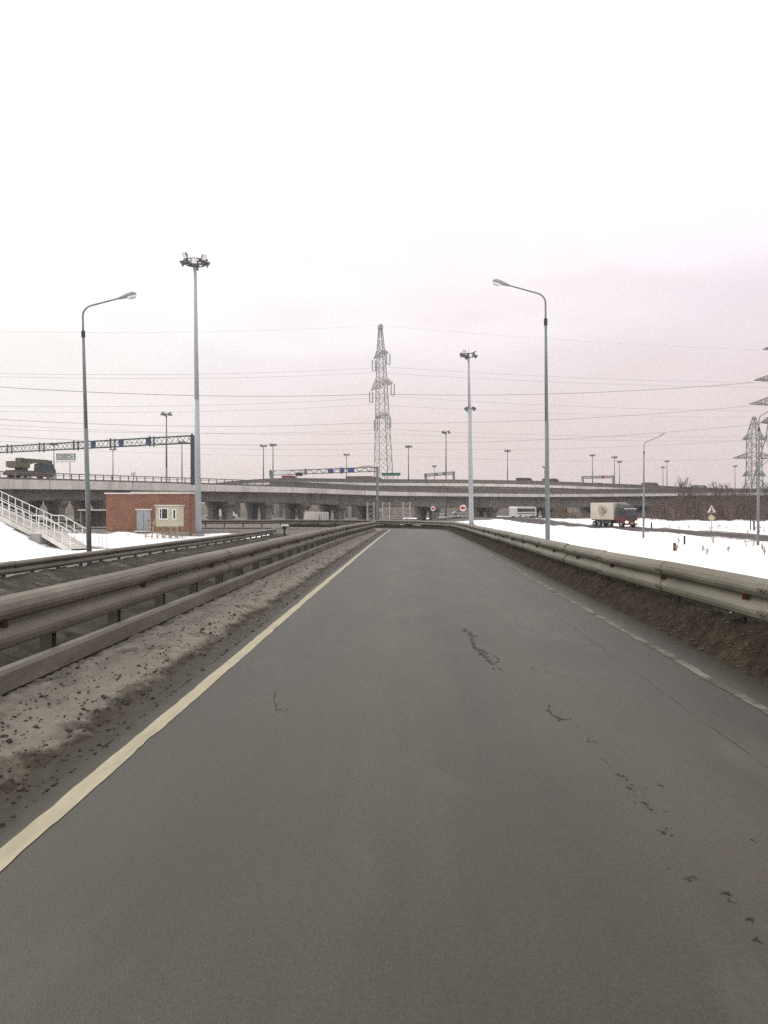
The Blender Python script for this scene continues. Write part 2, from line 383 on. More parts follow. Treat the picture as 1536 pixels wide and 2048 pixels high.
ST0 = Vector((-20.2, 50.0)); STD = Vector((-.83, .56)).normalized(); STN = Vector((.56, .83)).normalized()
def terrain(x, y, detail=True):
    b = -1.0 - .5 * sm(-1, 12, x)
    if x > 2: b += .95 * sm(148, 182, y) * sm(2, 14, x)
    # embankment carrying the stair on the left
    v = Vector((x, y)) - ST0; t = v.dot(STD); p = v.dot(STN)
    e = max(0.0, min(6.5, .29 * (t - .9) - .32)) * sm(2.4, .4, p)
    b += e + .55 * math.exp(-((x + 25.9) / 1.5) ** 2 - ((y - 73.5) / 1.2) ** 2) + .3 * math.exp(-((x + 23.0) / 1.0) ** 2 - ((y - 74.2) / .9) ** 2)
    dl = lane_dist(x, y) if (-140 < x < 40 and -30 < y < 120) else 99
    top = lane_z(x, y) - .07
    if dl < 30:
        k = (dl - 3.55) / (3.3 if x > 0 else 3.0)
        b = b + (top - b) * (1 - sm(0, 1, k))
    if detail:
        td = poly_dist(TA, x, y) if x > 0 and y < 260 else 99
        amp = .10 * sm(3.8, 7, dl) * sm(3.5, 7, td)
        if amp > 0 and y < 240: b += amp * fbm(x * .35, y * .35) + .05 * amp * 10 * fbm(x * 1.3, y * 1.3, 3) * .25
        if td < 8: b += .28 * math.exp(-((td - 4.7) / .8) ** 2) * (1 + .6 * fbm(x * .6, y * .6, 9))
    return b
def dirt_shade_amt(x, y):
    dl = lane_dist(x, y) if (-140 < x < 40 and -30 < y < 120) else 99
    a = 0.0
    xk = -17.2 + 1.5 * sm(20, 74, y)
    if xk < x < -2 and y < 78: a = max(a, .80 * sm(xk, xk + 1.2, x) * sm(74, 66, y) if x < -13 else .80)
    if dl < 3.7: a = 1.0
    if y > 66 and dl < 6: a = max(a, .62)
    if x > 0 and 3.7 <= dl < 7: a = max(a, .26 * (1 - sm(4.2, 7, dl)))
    if -32 < x < -16 and 60 < y < 76: a = max(a, .27)
    if x > 0 and y < 240:
        td = poly_dist(TA, x, y); a = max(a, .62 * (1 - sm(3.6, 6.2, td)), .24 * (1 - sm(6, 12, td)))
    nd = poly_dist(NA, x, y) if y > 90 else 99
    a = max(a, (.95 if x < 12 else .8) * (1 - sm(16, 26, nd)) if y > 88 else 0)
    if y > 235 and y < 500: a = max(a, .9 if x < 10 else .6)
    if x < -2 and y > 88 and y < 500 and x > -120: a = max(a, .85)
    v = Vector((x, y)) - ST0; t = v.dot(STD); p = v.dot(STN)
    if t > -.5 and -.9 < p < 3.0: a = max(a, .50)  # grey shade below the stairs, painted in through the dirt value
    return a
xs = [-4000, -2000, -1000, -600, -400, -300, -220, -170, -140, -120, -105] + list(np.arange(-95, -42, 2.5)) + list(np.arange(-42, 24, .75)) + list(np.arange(24, 60, 1.5)) + list(np.arange(60, 140, 3.0)) + [150, 170, 200, 250, 320, 420, 600, 1000, 2000, 4000]
ys = [-300, -100, -40, -20, -10] + list(np.arange(-5, 100, .9)) + list(np.arange(100, 236, 2.5)) + [240, 248, 258, 270, 290, 320, 360, 420, 520, 700, 1000, 1600, 2600, 5000]
tv = []; da = []
for y in ys:
    for x in xs:
        tv.append((x, y, terrain(x, y))); da.append(dirt_shade_amt(x, y))
nx = len(xs)
tf = [(j * nx + i, j * nx + i + 1, (j + 1) * nx + i + 1, (j + 1) * nx + i) for j in range(len(ys) - 1) for i in range(nx - 1)]
mb = MB(); mb.v = tv; mb.f = tf
go = tag(mb.build('snow_ground', snow, smooth=True), kind='structure')
at_ = go.data.attributes.new('dirt', 'FLOAT', 'POINT'); at_.data.foreach_set('value', da)  # real dirt plus the shade painted below the stairs

# road sheets
def road_sheet(name, path, lats, mat, zoff=0.0, zf=None):
    mb = MB(); n = len(lats); pts = [Vector((p[0], p[1], 0)) for p in path]; lat = []
    for i, p in enumerate(pts):
        d = (pts[min(i + 1, len(pts) - 1)] - pts[max(i - 1, 0)]).normalized(); rt = Vector((d.y, -d.x, 0))
        for la in lats:
            q = p + rt * la; q.z = (zf(q.x, q.y, la) if zf else lane_z(q.x, q.y)) + zoff; mb.v.append(tuple(q)); lat.append(la)
    mb.f = [(i * n + j, i * n + j + 1, (i + 1) * n + j + 1, (i + 1) * n + j) for i in range(len(pts) - 1) for j in range(n - 1)]
    o = tag(mb.build(name, mat, smooth=True), kind='structure')
    a = o.data.attributes.new('lat', 'FLOAT', 'POINT'); a.data.foreach_set('value', lat)
    return o
road_sheet('road', lane, [-2.75, -2.4, -2, -1.5, -1, -.5, 0, .5, 1, 1.5, 2, 2.4, 2.75], asph)
def line_sheet(name, la, w, mat, jit=0.0, ragged=0.0):
    mb = MB(); fine = []
    for i in range(len(lane) - 1):
        if lane[i][1] < 0 and i < 60: continue
        k = 10 if lane[i][1] < 12 else (8 if lane[i][1] < 60 else 1)
        for j in range(k): fine.append(tuple(np.array(lane[i]) + (np.array(lane[i + 1]) - np.array(lane[i])) * j / k))
        if lane[i][0] < -30: break
    pts = [Vector((x, y, lane_z(x, y) + .004)) for x, y in fine]
    wob = [(jit * fbm(i * .05, 1.3), max(0, ragged * fbm(i * .13, 7)), max(0, ragged * 1.5 * fbm(i * .09, 17))) for i in range(len(pts))]
    mb.sweep(None, pts, closed=False, prof_fn=lambda i: [(la - w / 2 + wob[i][0] + wob[i][1], 0), (la + w / 2 + wob[i][0] - wob[i][2], 0)])
    return tag(mb.build(name, mat), kind='structure')
line_sheet('edge_line', -2.20, .115, marking, .008, .014)
line_sheet('worn_edge_line', 2.20, .10, markdirty, .02, .035)
# left carriageway, lower down, and the truck road
road_sheet('opposite_road', [(-10.6, y) for y in np.arange(-6, 66, 2.0)], [-2.6, -1, 1, 2.4], asph2, .03, lambda x, y, la: -1.0)
trp = []
for i in range(len(TR) - 1):
    for k in range(6): v = TR[i].lerp(TR[i + 1], k / 6); trp.append((v.x, v.y))
road_sheet('side_road', trp, [-3.6, -1.8, 0, 1.8, 3.6], asph2, .09, lambda x, y, la: terrain(x, y, False))

# cracks broken out of the asphalt
def crack_field():
    mb = MB(); rnd = random.Random(3)
    def blob(px, py, s, ang=None):
        c = gr(px, py, 0); c.z = lane_z(c.x, c.y) + .003; n = rnd.randint(7, 11); a0 = rnd.uniform(0, 6) if ang is None else ang
        e = rnd.uniform(.12, .42); vs = []
        for i in range(n):
            t = 2 * math.pi * i / n; r = s * rnd.uniform(.35, 1.25)
            x, y = r * math.cos(t), r * e * math.sin(t)
            vs.append((c.x + x * math.cos(a0) - y * math.sin(a0), c.y + x * math.sin(a0) + y * math.cos(a0), c.z))
        mb.add(vs, [tuple(range(n))])
    def trail(pts, cnt, s, spread):
        for _ in range(cnt):
            k = rnd.uniform(0, len(pts) - 1.001); i = int(k); t = k - i
            blob(pts[i][0] + (pts[i + 1][0] - pts[i][0]) * t + rnd.gauss(0, spread), pts[i][1] + (pts[i + 1][1] - pts[i][1]) * t + rnd.gauss(0, spread * .6), s * rnd.uniform(.4, 1.1))
    def crack(pts, w):
        path = []
        for i in range(len(pts) - 1):
            k = max(3, int(math.hypot(pts[i + 1][0] - pts[i][0], pts[i + 1][1] - pts[i][1]) / 4))
            for q in range(k):
                t = q / k; g = gr(pts[i][0] + (pts[i + 1][0] - pts[i][0]) * t + rnd.gauss(0, 1.6), pts[i][1] + (pts[i + 1][1] - pts[i][1]) * t + rnd.gauss(0, 1.1), 0); g.z = lane_z(g.x, g.y) + .003; path.append(g)
        ws_ = [max(.0008, w * rnd.uniform(-.2, 1.3)) for _ in path]
        mb.sweep(None, path, closed=False, prof_fn=lambda i: [(-ws_[i], 0), (ws_[i], 0)])
    crack([(926, 1256), (944, 1272), (946, 1292), (962, 1304), (980, 1324), (1008, 1347)], .011)
    crack([(938, 1262), (950, 1290), (972, 1318)], .007); crack([(962, 1304), (985, 1308), (1000, 1322)], .008)
    crack([(1096, 1408), (1099, 1424), (1120, 1440), (1142, 1438)], .006); crack([(1228, 1546), (1250, 1556)], .004); crack([(1286, 1604), (1300, 1620)], .005)
    crack([(548, 1380), (552, 1418), (580, 1424)], .004)
    trail([(928, 1257), (945, 1275), (948, 1295), (965, 1305), (978, 1322)], 60, .045, 4)
    trail([(975, 1312), (990, 1328), (1010, 1346)], 7, .05, 5)
    trail([(1100, 1410), (1100, 1425), (1122, 1440), (1138, 1437)], 9, .04, 3)
    for p in ((1176, 1482), (1188, 1483), (1203, 1517), (1236, 1548), (1246, 1551), (1255, 1574), (1318, 1568), (1289, 1606), (1297, 1616), (1325, 1664), (1320, 1570)): blob(*p, .022); blob(p[0] + 5, p[1] + 3, .016)
    for p in ((1373, 1757), (1384, 1754), (1450, 1785), (1458, 1800), (1497, 1838), (1510, 1878), (1505, 1680)): blob(*p, .022); blob(p[0] + 8, p[1] + 4, .016)
    trail([(935, 1258), (960, 1310), (1010, 1346), (1110, 1425), (1190, 1490), (1250, 1560), (1300, 1615), (1380, 1760)], 60, .014, 12)
    trail([(550, 1385), (553, 1420), (575, 1422)], 8, .03, 5)
    trail([(1060, 1335), (1100, 1345)], 3, .03, 6)
    return tag(mb.build('road_cracks', crackm), kind='structure')
crack_field()
# a thin construction joint along the lane
mb = MB(); pts = []
for i in range(260):
    y = 3 + i * .14; x = CX + 1.62 + .02 * fbm(y * 1.4, 2)
    pts.append((x, y, lane_z(x, y) + .003))
mb.sweep(None, pts, closed=False, prof_fn=lambda i: [(-max(.0003, .0012 + .006 * fbm(i * .3, 4)), 0), (max(.0003, .001 + .006 * fbm(i * .27, 8)), 0)])
tag(mb.build('road_joint', M('joint_mat', (.042, .037, .029), .9, .3, 9)), kind='structure')

# verges: dirty snow on the left, wet soil on the right
def verge(name, mat, side, lat0, lat1, nlat, hf, y0=1.0, fa=None):
    ys_ = [y0]
    while ys_[-1] < Y0: ys_.append(ys_[-1] + max(.05, ys_[-1] * .011))
    mb = MB(); path = [(CX, y) for y in ys_]
    arc = [(CX - RAD + RAD * math.cos(a), Y0 + RAD * math.sin(a)) for a in np.linspace(.02, math.pi / 2, 40)]
    path += arc
    n = nlat; pts = [Vector((x, y, 0)) for x, y in path]
    for i, p in enumerate(pts):
        d = (pts[min(i + 1, len(pts) - 1)] - pts[max(i - 1, 0)]).normalized(); rt = Vector((d.y, -d.x, 0))
        for j in range(n):
            t = j / (n - 1); la = side * (lat0 + (lat1 - lat0) * t); q = p + rt * la
            mb.v.append((q.x, q.y, lane_z(q.x, q.y) + hf(t, q.x, q.y)))
    mb.f = [(i * n + j, i * n + j + 1, (i + 1) * n + j + 1, (i + 1) * n + j) for i in range(len(pts) - 1) for j in range(n - 1)]
    return mark(tag(mb.build(name, mat, smooth=True), kind='structure'), [fa(j / (n - 1)) for i in range(len(pts)) for j in range(n)] if fa else None)
def mark(o, vals):
    if vals:
        a = o.data.attributes.new('dirt', 'FLOAT', 'POINT'); a.data.foreach_set('value', vals)
    return o
def hl(t, x, y):
    e = .03 * fbm(y * .8, 5) + .02 * fbm(y * 4, 9); tt = t + e
    base = -.03 + .10 * sm(.06, .40, tt) - .035 * sm(.62, .80, t) - .30 * sm(.88, 1, t)
    lump = .035 * fbm(x * 5, y * 4, 1) + .026 * fbm(x * 14, y * 12, 2) - .05 * max(0, fbm(x * 7, y * 6, 8) - .25)
    return base + lump * sm(.05, .3, tt)
verge('dirty_snow_verge', dirtysnow, -1, 2.28, 4.05, 46, hl, fa=lambda t: .66 * (1 - sm(.12, .42, t)))
def hr(t, x, y):
    base = -.03 + .36 * sm(.03, .55, t + .05 * fbm(y * .7, 6)) - .45 * sm(.72, 1, t)
    lump = .04 * fbm(x * 4, y * 2.5, 4) + .03 * fbm(x * 13, y * 10, 5)
    return base + lump * sm(.05, .3, t)
verge('soil_verge', dirtm, 1, 2.50, 3.55, 36, hr)
# mud washed between the edge line and the snow
def bank():
    mb = MB(); ys_ = list(np.arange(10, 73, .3)); n = 44
    for y in ys_:
        xr = -13.2 + 1.3 * sm(20, 74, y)
        for j in range(n):
            t = j / (n - 1); x = xr - .5 + 3.6 * t
            mb.v.append((x, y, -1.12 + .40 * sm(0, .16, t) * (1 - .85 * sm(.2, .9, t)) * (1 + .22 * fbm(x * .9, y * .5, 3)) + .09 * fbm(x * 3, y * 2.2, 6)))
    mb.f = [(i * n + j, i * n + j + 1, (i + 1) * n + j + 1, (i + 1) * n + j) for i in range(len(ys_) - 1) for j in range(n - 1)]
    return tag(mb.build('dirty_snow_bank', bankm, smooth=True), kind='structure')
bank()
def bank2():
    mb = MB(); ys_ = [2.0]; n = 30
    while ys_[-1] < 66: ys_.append(ys_[-1] + max(.09, ys_[-1] * .012))
    for y in ys_:
        xr = -3.52 + .45 * sm(30, 66, y)
        for j in range(n):
            t = j / (n - 1); x = xr - 2.6 * t
            mb.v.append((x, y, lane_z(0, y) + .02 + .16 * sm(0, .25, t) - .75 * sm(.45, 1, t) + .09 * fbm(x * 1.6, y * .9, 3) + .05 * fbm(x * 6, y * 4, 6)))
    mb.f = [(i * n + j, i * n + j + 1, (i + 1) * n + j + 1, (i + 1) * n + j) for i in range(len(ys_) - 1) for j in range(n - 1)]
    return tag(mb.build('dirty_snow_bank', bankm, smooth=True), kind='structure')
bank2()

# clods and grit lying on the dirty snow
def clods():
    mb = MB(); rnd = random.Random(11)
    for _ in range(4200):
        y = 2.2 + rnd.random() ** 1.8 * 40; t = min(.92, max(.06, rnd.gauss(.36, .2))); x = CX - (2.28 + 1.77 * t)
        s = rnd.uniform(.004, .011) * (2.2 if rnd.random() < .10 else 1); z = lane_z(x, y) + max(.002, hl(t, x, y)) + s * .3
        n = 6; vs = [(x, y, z + s * rnd.uniform(.4, .7))]
        for hh, q_ in ((.32, .72), (-.1, 1.05), (-.5, 1.1)):
            for i in range(n):
                a = 2 * math.pi * i / n; r = s * q_ * rnd.uniform(.65, 1.35); vs.append((x + r * math.cos(a), y + r * math.sin(a), z + s * (hh + rnd.uniform(-.12, .12))))
        mb.add(vs, [(0, 1 + i, 1 + (i + 1) % n) for i in range(n)] + [(1 + k * n + i, 1 + (k + 1) * n + i, 1 + (k + 1) * n + (i + 1) % n, 1 + k * n + (i + 1) % n) for k in range(2) for i in range(n)])
    o = mb.build('dirt_clods', clodm); tag(o, 'dark lumps of dirt scattered over the dirty snow strip', 'dirt clods', kind='stuff')
    mb = MB()
    for _ in range(1500):
        y = 3 + rnd.random() ** 1.6 * 45; t = rnd.uniform(.05, .6); x = CX + 2.50 + 1.05 * t
        s = rnd.uniform(.008, .03); z = lane_z(x, y) + hr(t, x, y) + s * .2; n = 5; vs = [(x, y, z + s * .6)]
        for i in range(n):
            a = 2 * math.pi * i / n; r = s * rnd.uniform(.7, 1.5); vs.append((x + r * math.cos(a), y + r * math.sin(a), z - s * .3))
        mb.add(vs, [(0, 1 + i, 1 + (i + 1) % n) for i in range(n)])
    # flattened dead grass on the soil
    for _ in range(5000):
        y = 3.5 + rnd.random() ** 1.5 * 45; t = rnd.uniform(.12, .6); x = CX + 2.50 + 1.05 * t; z = lane_z(x, y) + hr(t, x, y)
        a = rnd.uniform(0, 6.28); ln = rnd.uniform(.04, .13); wd = .0035; dx, dy = math.cos(a) * ln, math.sin(a) * ln
        nx_, ny_ = -math.sin(a) * wd, math.cos(a) * wd
        mb.add([(x - nx_, y - ny_, z), (x + nx_, y + ny_, z), (x + dx, y + dy, z + rnd.uniform(.01, .06))], [(0, 1, 2)])
    o = mb.build('soil_litter', M('litter', (.055, .042, .027), .9, .5, 9)); tag(o, 'clods and flattened dead grass on the brown soil verge', 'ground litter', kind='stuff')
clods()

# ------------------------------------------------------------------ guardrails
WPROF = [(-.012, 0), (.035, .012), (.070, .042), (.084, .082), (.084, .118), (.066, .158), (.0, .202), (.0, .218), (.066, .262), (.084, .300), (.084, .332), (.064, .376), (.028, .405), (-.035, .425)]
def guardrail(name, label, path, side, post_every, ztop, lower=False, refl=3.0, seg=4.3, jit=.008, ph=0.0):
    # path: Vectors at ground level; side=+1 when the face looks to the right of travel
    root = empty(name, path[0], label, 'guardrail')
    P = [Vector(p) for p in path]; S = [0]
    for i in range(1, len(P)): S.append(S[-1] + (P[i] - P[i - 1]).length)
    def pos(s):
        s = min(max(s, 0), S[-1] - 1e-4); i = int(np.searchsorted(S, s, side='right') - 1); t = (s - S[i]) / (S[i + 1] - S[i])
        p = P[i].lerp(P[i + 1], t); d = P[i + 1] - P[i]; d.z = 0; d.normalize(); return p, Vector((d.y, -d.x, 0)), d
    zt = ztop if callable(ztop) else (lambda s: ztop)
    rnd = random.Random(len(label)); s = 0; k = 0
    prof = [(a * side, b) for a, b in WPROF] + [((a - .007) * side, b - .002) for a, b in WPROF[::-1]]
    while s < S[-1] - .3:
        e = min(S[-1], s + seg); off = .011 * (k % 2); j0, j1 = rnd.uniform(-jit, jit), rnd.uniform(-jit, jit)
        m = max(3, int((e - s + .25) / .8)); pts = []
        for i in range(m + 1):
            q = s + (e - s + .22) * i / m; p, rt, d = pos(q); pts.append(p + rt * (off * side) + Vector((0, 0, zt(q) - .425 + j0 + (j1 - j0) * i / m)))
        bm_ = MB().sweep(prof, pts)
        if s < 30:
            for q in (e - .06, e + .12, s + .06):
                for zz in (.09, .10, .32, .33):
                    p, rt, d = pos(min(q, S[-1] - .1)); c0 = p + rt * ((off + .074) * side) + d * (.05 if zz in (.10, .33) else 0) + Vector((0, 0, zt(q) - .425 + zz)); bm_.cyl(c0, c0 + rt * (.035 * side), .016, .012, 6)
        bm_.build('beam', galv, root, smooth=False)
        s = e; k += 1
    if lower:
        pts = [pos(q)[0] + Vector((0, 0, zt(q))) for q in np.arange(0, S[-1] - .6, 1.0)]
        lp = [(.0, -.775), (.055, -.765), (.08, -.745), (.08, -.60), (.055, -.575), (0, -.565)]
        MB().sweep([(a * side, b) for a, b in lp], pts).build('lower_rail', galv, root)
    q = ph; c = 0
    while q < S[-1] - .4 and c < 98:
        p, rt, d = pos(q); a = math.atan2(d.y, d.x); m = MB(); h = zt(q) - .05; b0 = -.15
        ctr = p - rt * (.09 * side)
        for dd in (-.05, .05): m.box(ctr + rt * 0 + d * dd + Vector((0, 0, (h + b0) / 2)), (.008, .11, h - b0), a)
        m.box(ctr + Vector((0, 0, (h + b0) / 2)), (.10, .008, h - b0), a)
        m.box(p - rt * (.045 * side) + Vector((0, 0, zt(q) - .21)), (.09, .09, .2), a)
        m.build('post', postm, root); q += post_every; c += 1
    q = ph + .6; c = 0
    while q < min(S[-1] - .5, 46) and c < 30:
        p, rt, d = pos(q); a = math.atan2(d.y, d.x)
        MB().box(p + rt * (.045 * side) + Vector((0, 0, zt(q) - .212)), (.010, .075, .062), a).cyl(p + rt * (.03 * side) + d * .03 + Vector((0, 0, zt(q) - .212)), p + rt * (.055 * side) + d * .03 + Vector((0, 0, zt(q) - .212)), .012, n=6).build('reflector', reflm, root)
        q += refl; c += 1
    return root
lp = [Vector((-3.25 + .45 * sm(30, 66, y), y, lane_z(0, y))) for y in np.arange(1.5, 66, 1.0)]
guardrail('guardrail', 'dirty beige double wave guardrail with extra lower rail on the left of the lane', lp, 1, 1.7, .81, lower=True, refl=3.4, ph=.9)
rpth = [Vector((3.32 + .16 * (1 - sm(5, 18, y)), y, lane_z(0, y))) for y in np.arange(1.5, Y0, 1.0)]
rpth += [Vector((CX - RAD + (RAD + 2.87) * math.cos(a), Y0 + (RAD + 2.87) * math.sin(a), lane_z(0, 80))) for a in np.linspace(0, math.pi / 2, 22)]
rpth += [Vector((x, Y0 + RAD + 2.87, lane_z(0, 84))) for x in np.arange(-15, -46, -3.0)]
guardrail('guardrail', 'dirty guardrail on the right, curving across the far end of the lane', rpth, -1, 2.0, lambda s: .83 - .05 * sm(5, 16, s) + .0 * s, refl=2.6, ph=1.2, seg=3.2, jit=.010)
sp = [Vector((-13.2 + 1.3 * sm(20, 74, y), y, -1.0)) for y in np.arange(14, 74, 1.5)]
guardrail('guardrail', 'lower guardrail beyond the left road, in front of the brick hut', sp, 1, 2.0, .78, refl=4, ph=.4)

# ------------------------------------------------------------------ street lamps
def street_lamp(base, ztop, armx, rise, label, lean=0.0, armang=0.0, group='street lamps beside the roads', head=.85):
    root = empty('street_lamp', base, label, 'street lamp', group)
    b = Vector(base); H = ztop - b.z; lv = Vector((lean * H, 0, 0))
    s = math.copysign(1, armx); ca, sa = math.cos(armang), math.sin(armang)
    A = Vector((s * ca, sa, 0))
    m = MB(); m.cyl(b, b + lv * .55 + Vector((0, 0, H * .55)), .115, .095, 12, True).cyl(b + lv * .55 + Vector((0, 0, H * .55)), b + lv * .93 + Vector((0, 0, H * .93)), .085, .062, 12)
    m.build('pole', poleg, root, smooth=True)
    MB().cyl(b + lv * .915 + Vector((0, 0, H * .915)), b + lv * .94 + Vector((0, 0, H * .94)), .085, .085, 12).build('collar', darkm, root)
    t = b + lv * .93 + Vector((0, 0, H * .93)); top = b + lv + Vector((0, 0, H)); L_ = abs(armx); pts = [t, t.lerp(top, .5)]
    rr = .55
    for k in range(9):
        a = math.pi / 2 * k / 8 * .78
        pts.append(top + A * (rr * (1 - math.cos(a))) + Vector((0, 0, rr * math.sin(a) * .9)))
    last = pts[-1]; endp = b + lv + A * L_ + Vector((0, 0, H + rise)); hp = endp - (endp - last).normalized() * head * .9
    pts += [last.lerp(hp, k / 4) for k in range(1, 5)]
    MB().tube(pts, .045, 8, .035).build('arm', poleg, root, smooth=True)
    # cobra head: teardrop shell with a bulging glass under its outer half
    ax = (endp - hp).normalized(); sd_ = Vector((0, 0, 1)).cross(ax).normalized(); up = ax.cross(sd_).normalized()
    if up.z < 0: up = -up
    rings = []
    for tt, wv, h1, h0 in ((0, .04, .035, -.035), (.06, .07, .06, -.05), (.3, .115, .10, -.065), (.55, .155, .14, -.075), (.8, .165, .15, -.07), (.93, .13, .12, -.06), (1.0, .05, .05, -.03)):
        r = []
        for i in range(14):
            a = 2 * math.pi * i / 14; z = math.sin(a); r.append(hp + ax * (tt * head) + sd_ * (wv * math.cos(a)) + up * (h1 * z if z > 0 else -h0 * z))
        rings.append(r)
    hd = MB().loft(rings).build('lamp_head', lampm, root, smooth=True)
    rings = []
    for tt, sc_ in ((.47, .3), (.52, .75), (.62, 1), (.8, 1), (.92, .8), (.97, .3)):
        r = []
        for i in range(12):
            a = 2 * math.pi * i / 12; z = math.sin(a); r.append(hp + ax * (tt * head) + sd_ * (.135 * sc_ * math.cos(a)) + up * (-.055 + (.02 * z if z > 0 else .125 * sc_ * z)))
        rings.append(r)
    MB().loft(rings).build('lamp_glass', glassw, hd, smooth=True)
    return root
def lamp_px(bx, by, D, zb, tx, ty, ex, ey, label, **k):
    b = at(bx, 1000, D); b.z = zb; t = at(tx, ty, D); e = at(ex, ey, D)
    return street_lamp(b, t.z, e.x - t.x, e.z - t.z, label, lean=(t.x - b.x) / (t.z - zb), **k)
lamp_px(179, 1100, 36, -1.0, 165.5, 632, 266, 586, 'grey street lamp in front of the stairs, its arm reaching right', armang=.1)
lamp_px(1096, 1080, 39, -1.2, 1091, 606, 989, 560, 'tall grey street lamp just behind the right guardrail, its arm reaching left', armang=.1)
lamp_px(1287, 1075, 87, -1.5, 1288, 892, 1329, 868, 'thin street lamp standing in the snow just right of the lorry')
lamp_px(1516, 1091, 69, -1.5, 1518, 840, 1552, 814, 'street lamp in front of the pylons at the right edge')

# ------------------------------------------------------------------ high masts
def high_mast(H, label, mid=None, pole=polel, loc=(0, 0, 0), lean=0.0, group='floodlight masts around the interchange'):
    root = empty('floodlight_mast', loc, label, 'floodlight mast', group)
    b = Vector(loc); T = b + Vector((lean * H, 0, H))
    m = MB()
    if mid: m.cyl(b, b.lerp(T, mid), .36, .30, 14).cyl(b.lerp(T, mid), T, .22, .15, 14)
    else: m.cyl(b, b.lerp(T, .5), .30, .225, 14).cyl(b.lerp(T, .5), T, .215, .14, 14)
    m.build('mast_pole', pole, root, smooth=True)
    MB().cyl(b, b + Vector((0, 0, .25)), .55, .55, 12).build('base_flange', concd, root)
    m = MB()
    for r_, z in ((.95, -.05), (.95, .22)):
        m.tube([T + Vector((r_ * math.cos(a), r_ * math.sin(a), z)) for a in np.linspace(0, 2 * math.pi, 25)], .06, 5)
    for i in range(8):
        a = 2 * math.pi * i / 8; c = Vector((math.cos(a), math.sin(a), 0)); m.cyl(T, T + c * .95, .045, n=5); m.box(T + c * .93 + Vector((0, 0, .08)), (.12, .32, .34), a)
    m.cyl(T - Vector((0, 0, .25)), T + Vector((0, 0, .3)), .32, .28, 10)
    m.build('head_ring', floodm, root)
    for i in range(8):
        a = 2 * math.pi * (i + .25) / 8; c = Vector((math.cos(a), math.sin(a), 0)); up = (.42 if i % 2 else -.02) + (.1 if i % 4 == 1 else 0)
        m = MB(); ctr = T + c * 1.13 + Vector((0, 0, up))
        rot = Matrix.Rotation(a, 3, 'Z') @ Matrix.Rotation(R(35), 3, 'Y')
        vs = []
        for x, s_ in ((-.16, .12), (.0, .21), (.17, .26)):
            vs.append([ctr + rot @ Vector((x, y * s_, z * s_)) for y, z in ((-1, -1), (1, -1), (1, 1), (-1, 1))])
        m.loft(vs); m.cyl(T + c * .9 + Vector((0, 0, .1)), ctr, .03, n=4)
        f = m.build('floodlight', floodm, root)
        MB().box(ctr + rot @ Vector((.178, 0, 0)), (.01, .46, .46), m=rot).build('lens', glassw, f)
    if mid:
        p = b.lerp(T, mid)
        for sg, a in ((-1, .3), (1, -.2)):
            c = Vector((sg * math.cos(a), math.sin(a), 0)); m = MB(); rot = Matrix.Rotation(math.atan2(c.y, c.x), 3, 'Z') @ Matrix.Rotation(R(40), 3, 'Y')
            ctr = p + c * (.62 if sg > 0 else .4) + Vector((0, 0, .05)); m.loft([[ctr + rot @ Vector((x, y * s_, z * s_)) for y, z in ((-1, -1), (1, -1), (1, 1), (-1, 1))] for x, s_ in ((-.3, .15), (0, .26), (.3, .3))]); m.cyl(p, ctr, .05, n=5)
            m.build('floodlight', floodm, root)
        MB().cyl(T + Vector((0, 0, .3)), T + Vector((0, 0, 1.1)), .02, n=4).build('lightning_rod', darkm, root)
    return root
b = at(397, 1000, 76); b.z = -1.0; t = at(390, 527, 76)
high_mast(t.z + 1, 'tallest floodlight mast, pale grey, beside the brick hut', loc=b, lean=(t.x - b.x) / (t.z + 1))
b = at(943, 1000, 124); b.z = -1.0; t = at(937, 712, 124)
high_mast(t.z + 1, 'floodlight mast with a second lamp cluster halfway, in snow right of the road bend', mid=.688, loc=b, lean=(t.x - b.x) / (t.z + 1))
fm = None
FAR = [(333, 828, 'mast standing under the left truss gantry, between street lamp and tallest mast'),
       (527, 892, 'left one of two close masts just above the overpass rail'),
       (546, 890, 'right one of two close masts just above the overpass rail'),
       (693, 910, 'mast rising behind the sign gantry left of the central pylon'),
       (817, 894, 'slim mast immediately right of the central pylon'),
       (869, 933, 'tiny mast inside the small portal gantry right of the pylon'),
       (892, 866, 'mast between the central pylon and the double cluster mast'),
       (1015, 903, 'mast midway between the double cluster mast and the right street lamp'),
       (1089, 935, 'tiny mast half hidden by the tall right street lamp'),
       (1185, 912, 'thin mast standing at the middle of the small right portal gantry'),
       (1239, 925, 'shorter mast just right of the one beside the right portal'),
       (1326, 936, 'shorter of the two masts above the bare bushes'),
       (1334, 924, 'taller of the two masts above the bare bushes'),
       (1470, 934, 'faint mast just left of the right pylon'),
       (226, 898, 'thin mast behind the truss gantry, right of the left street lamp'),
       (364, 884, 'thin mast just left of the tallest mast, below the gantry'),
       (108, 888, 'thin mast behind the crane lorry and its sign'),
       (1229, 916, 'mast beside the right post of the right portal gantry')]
HM = 25.0
for px, py, lab in FAR:
    D = (HM - 1 - CAMH) * FPX / (HZ - py); p = at(px, 1000, D); p.z = -1
    if fm is None: fm = high_mast(HM, lab, pole=poleg, loc=(0, 0, 0)); o = fm
    else: o = copy_tree(fm)
    o.location = p; o['label'] = lab; o.rotation_euler = (0, 0, random.uniform(0, .7))

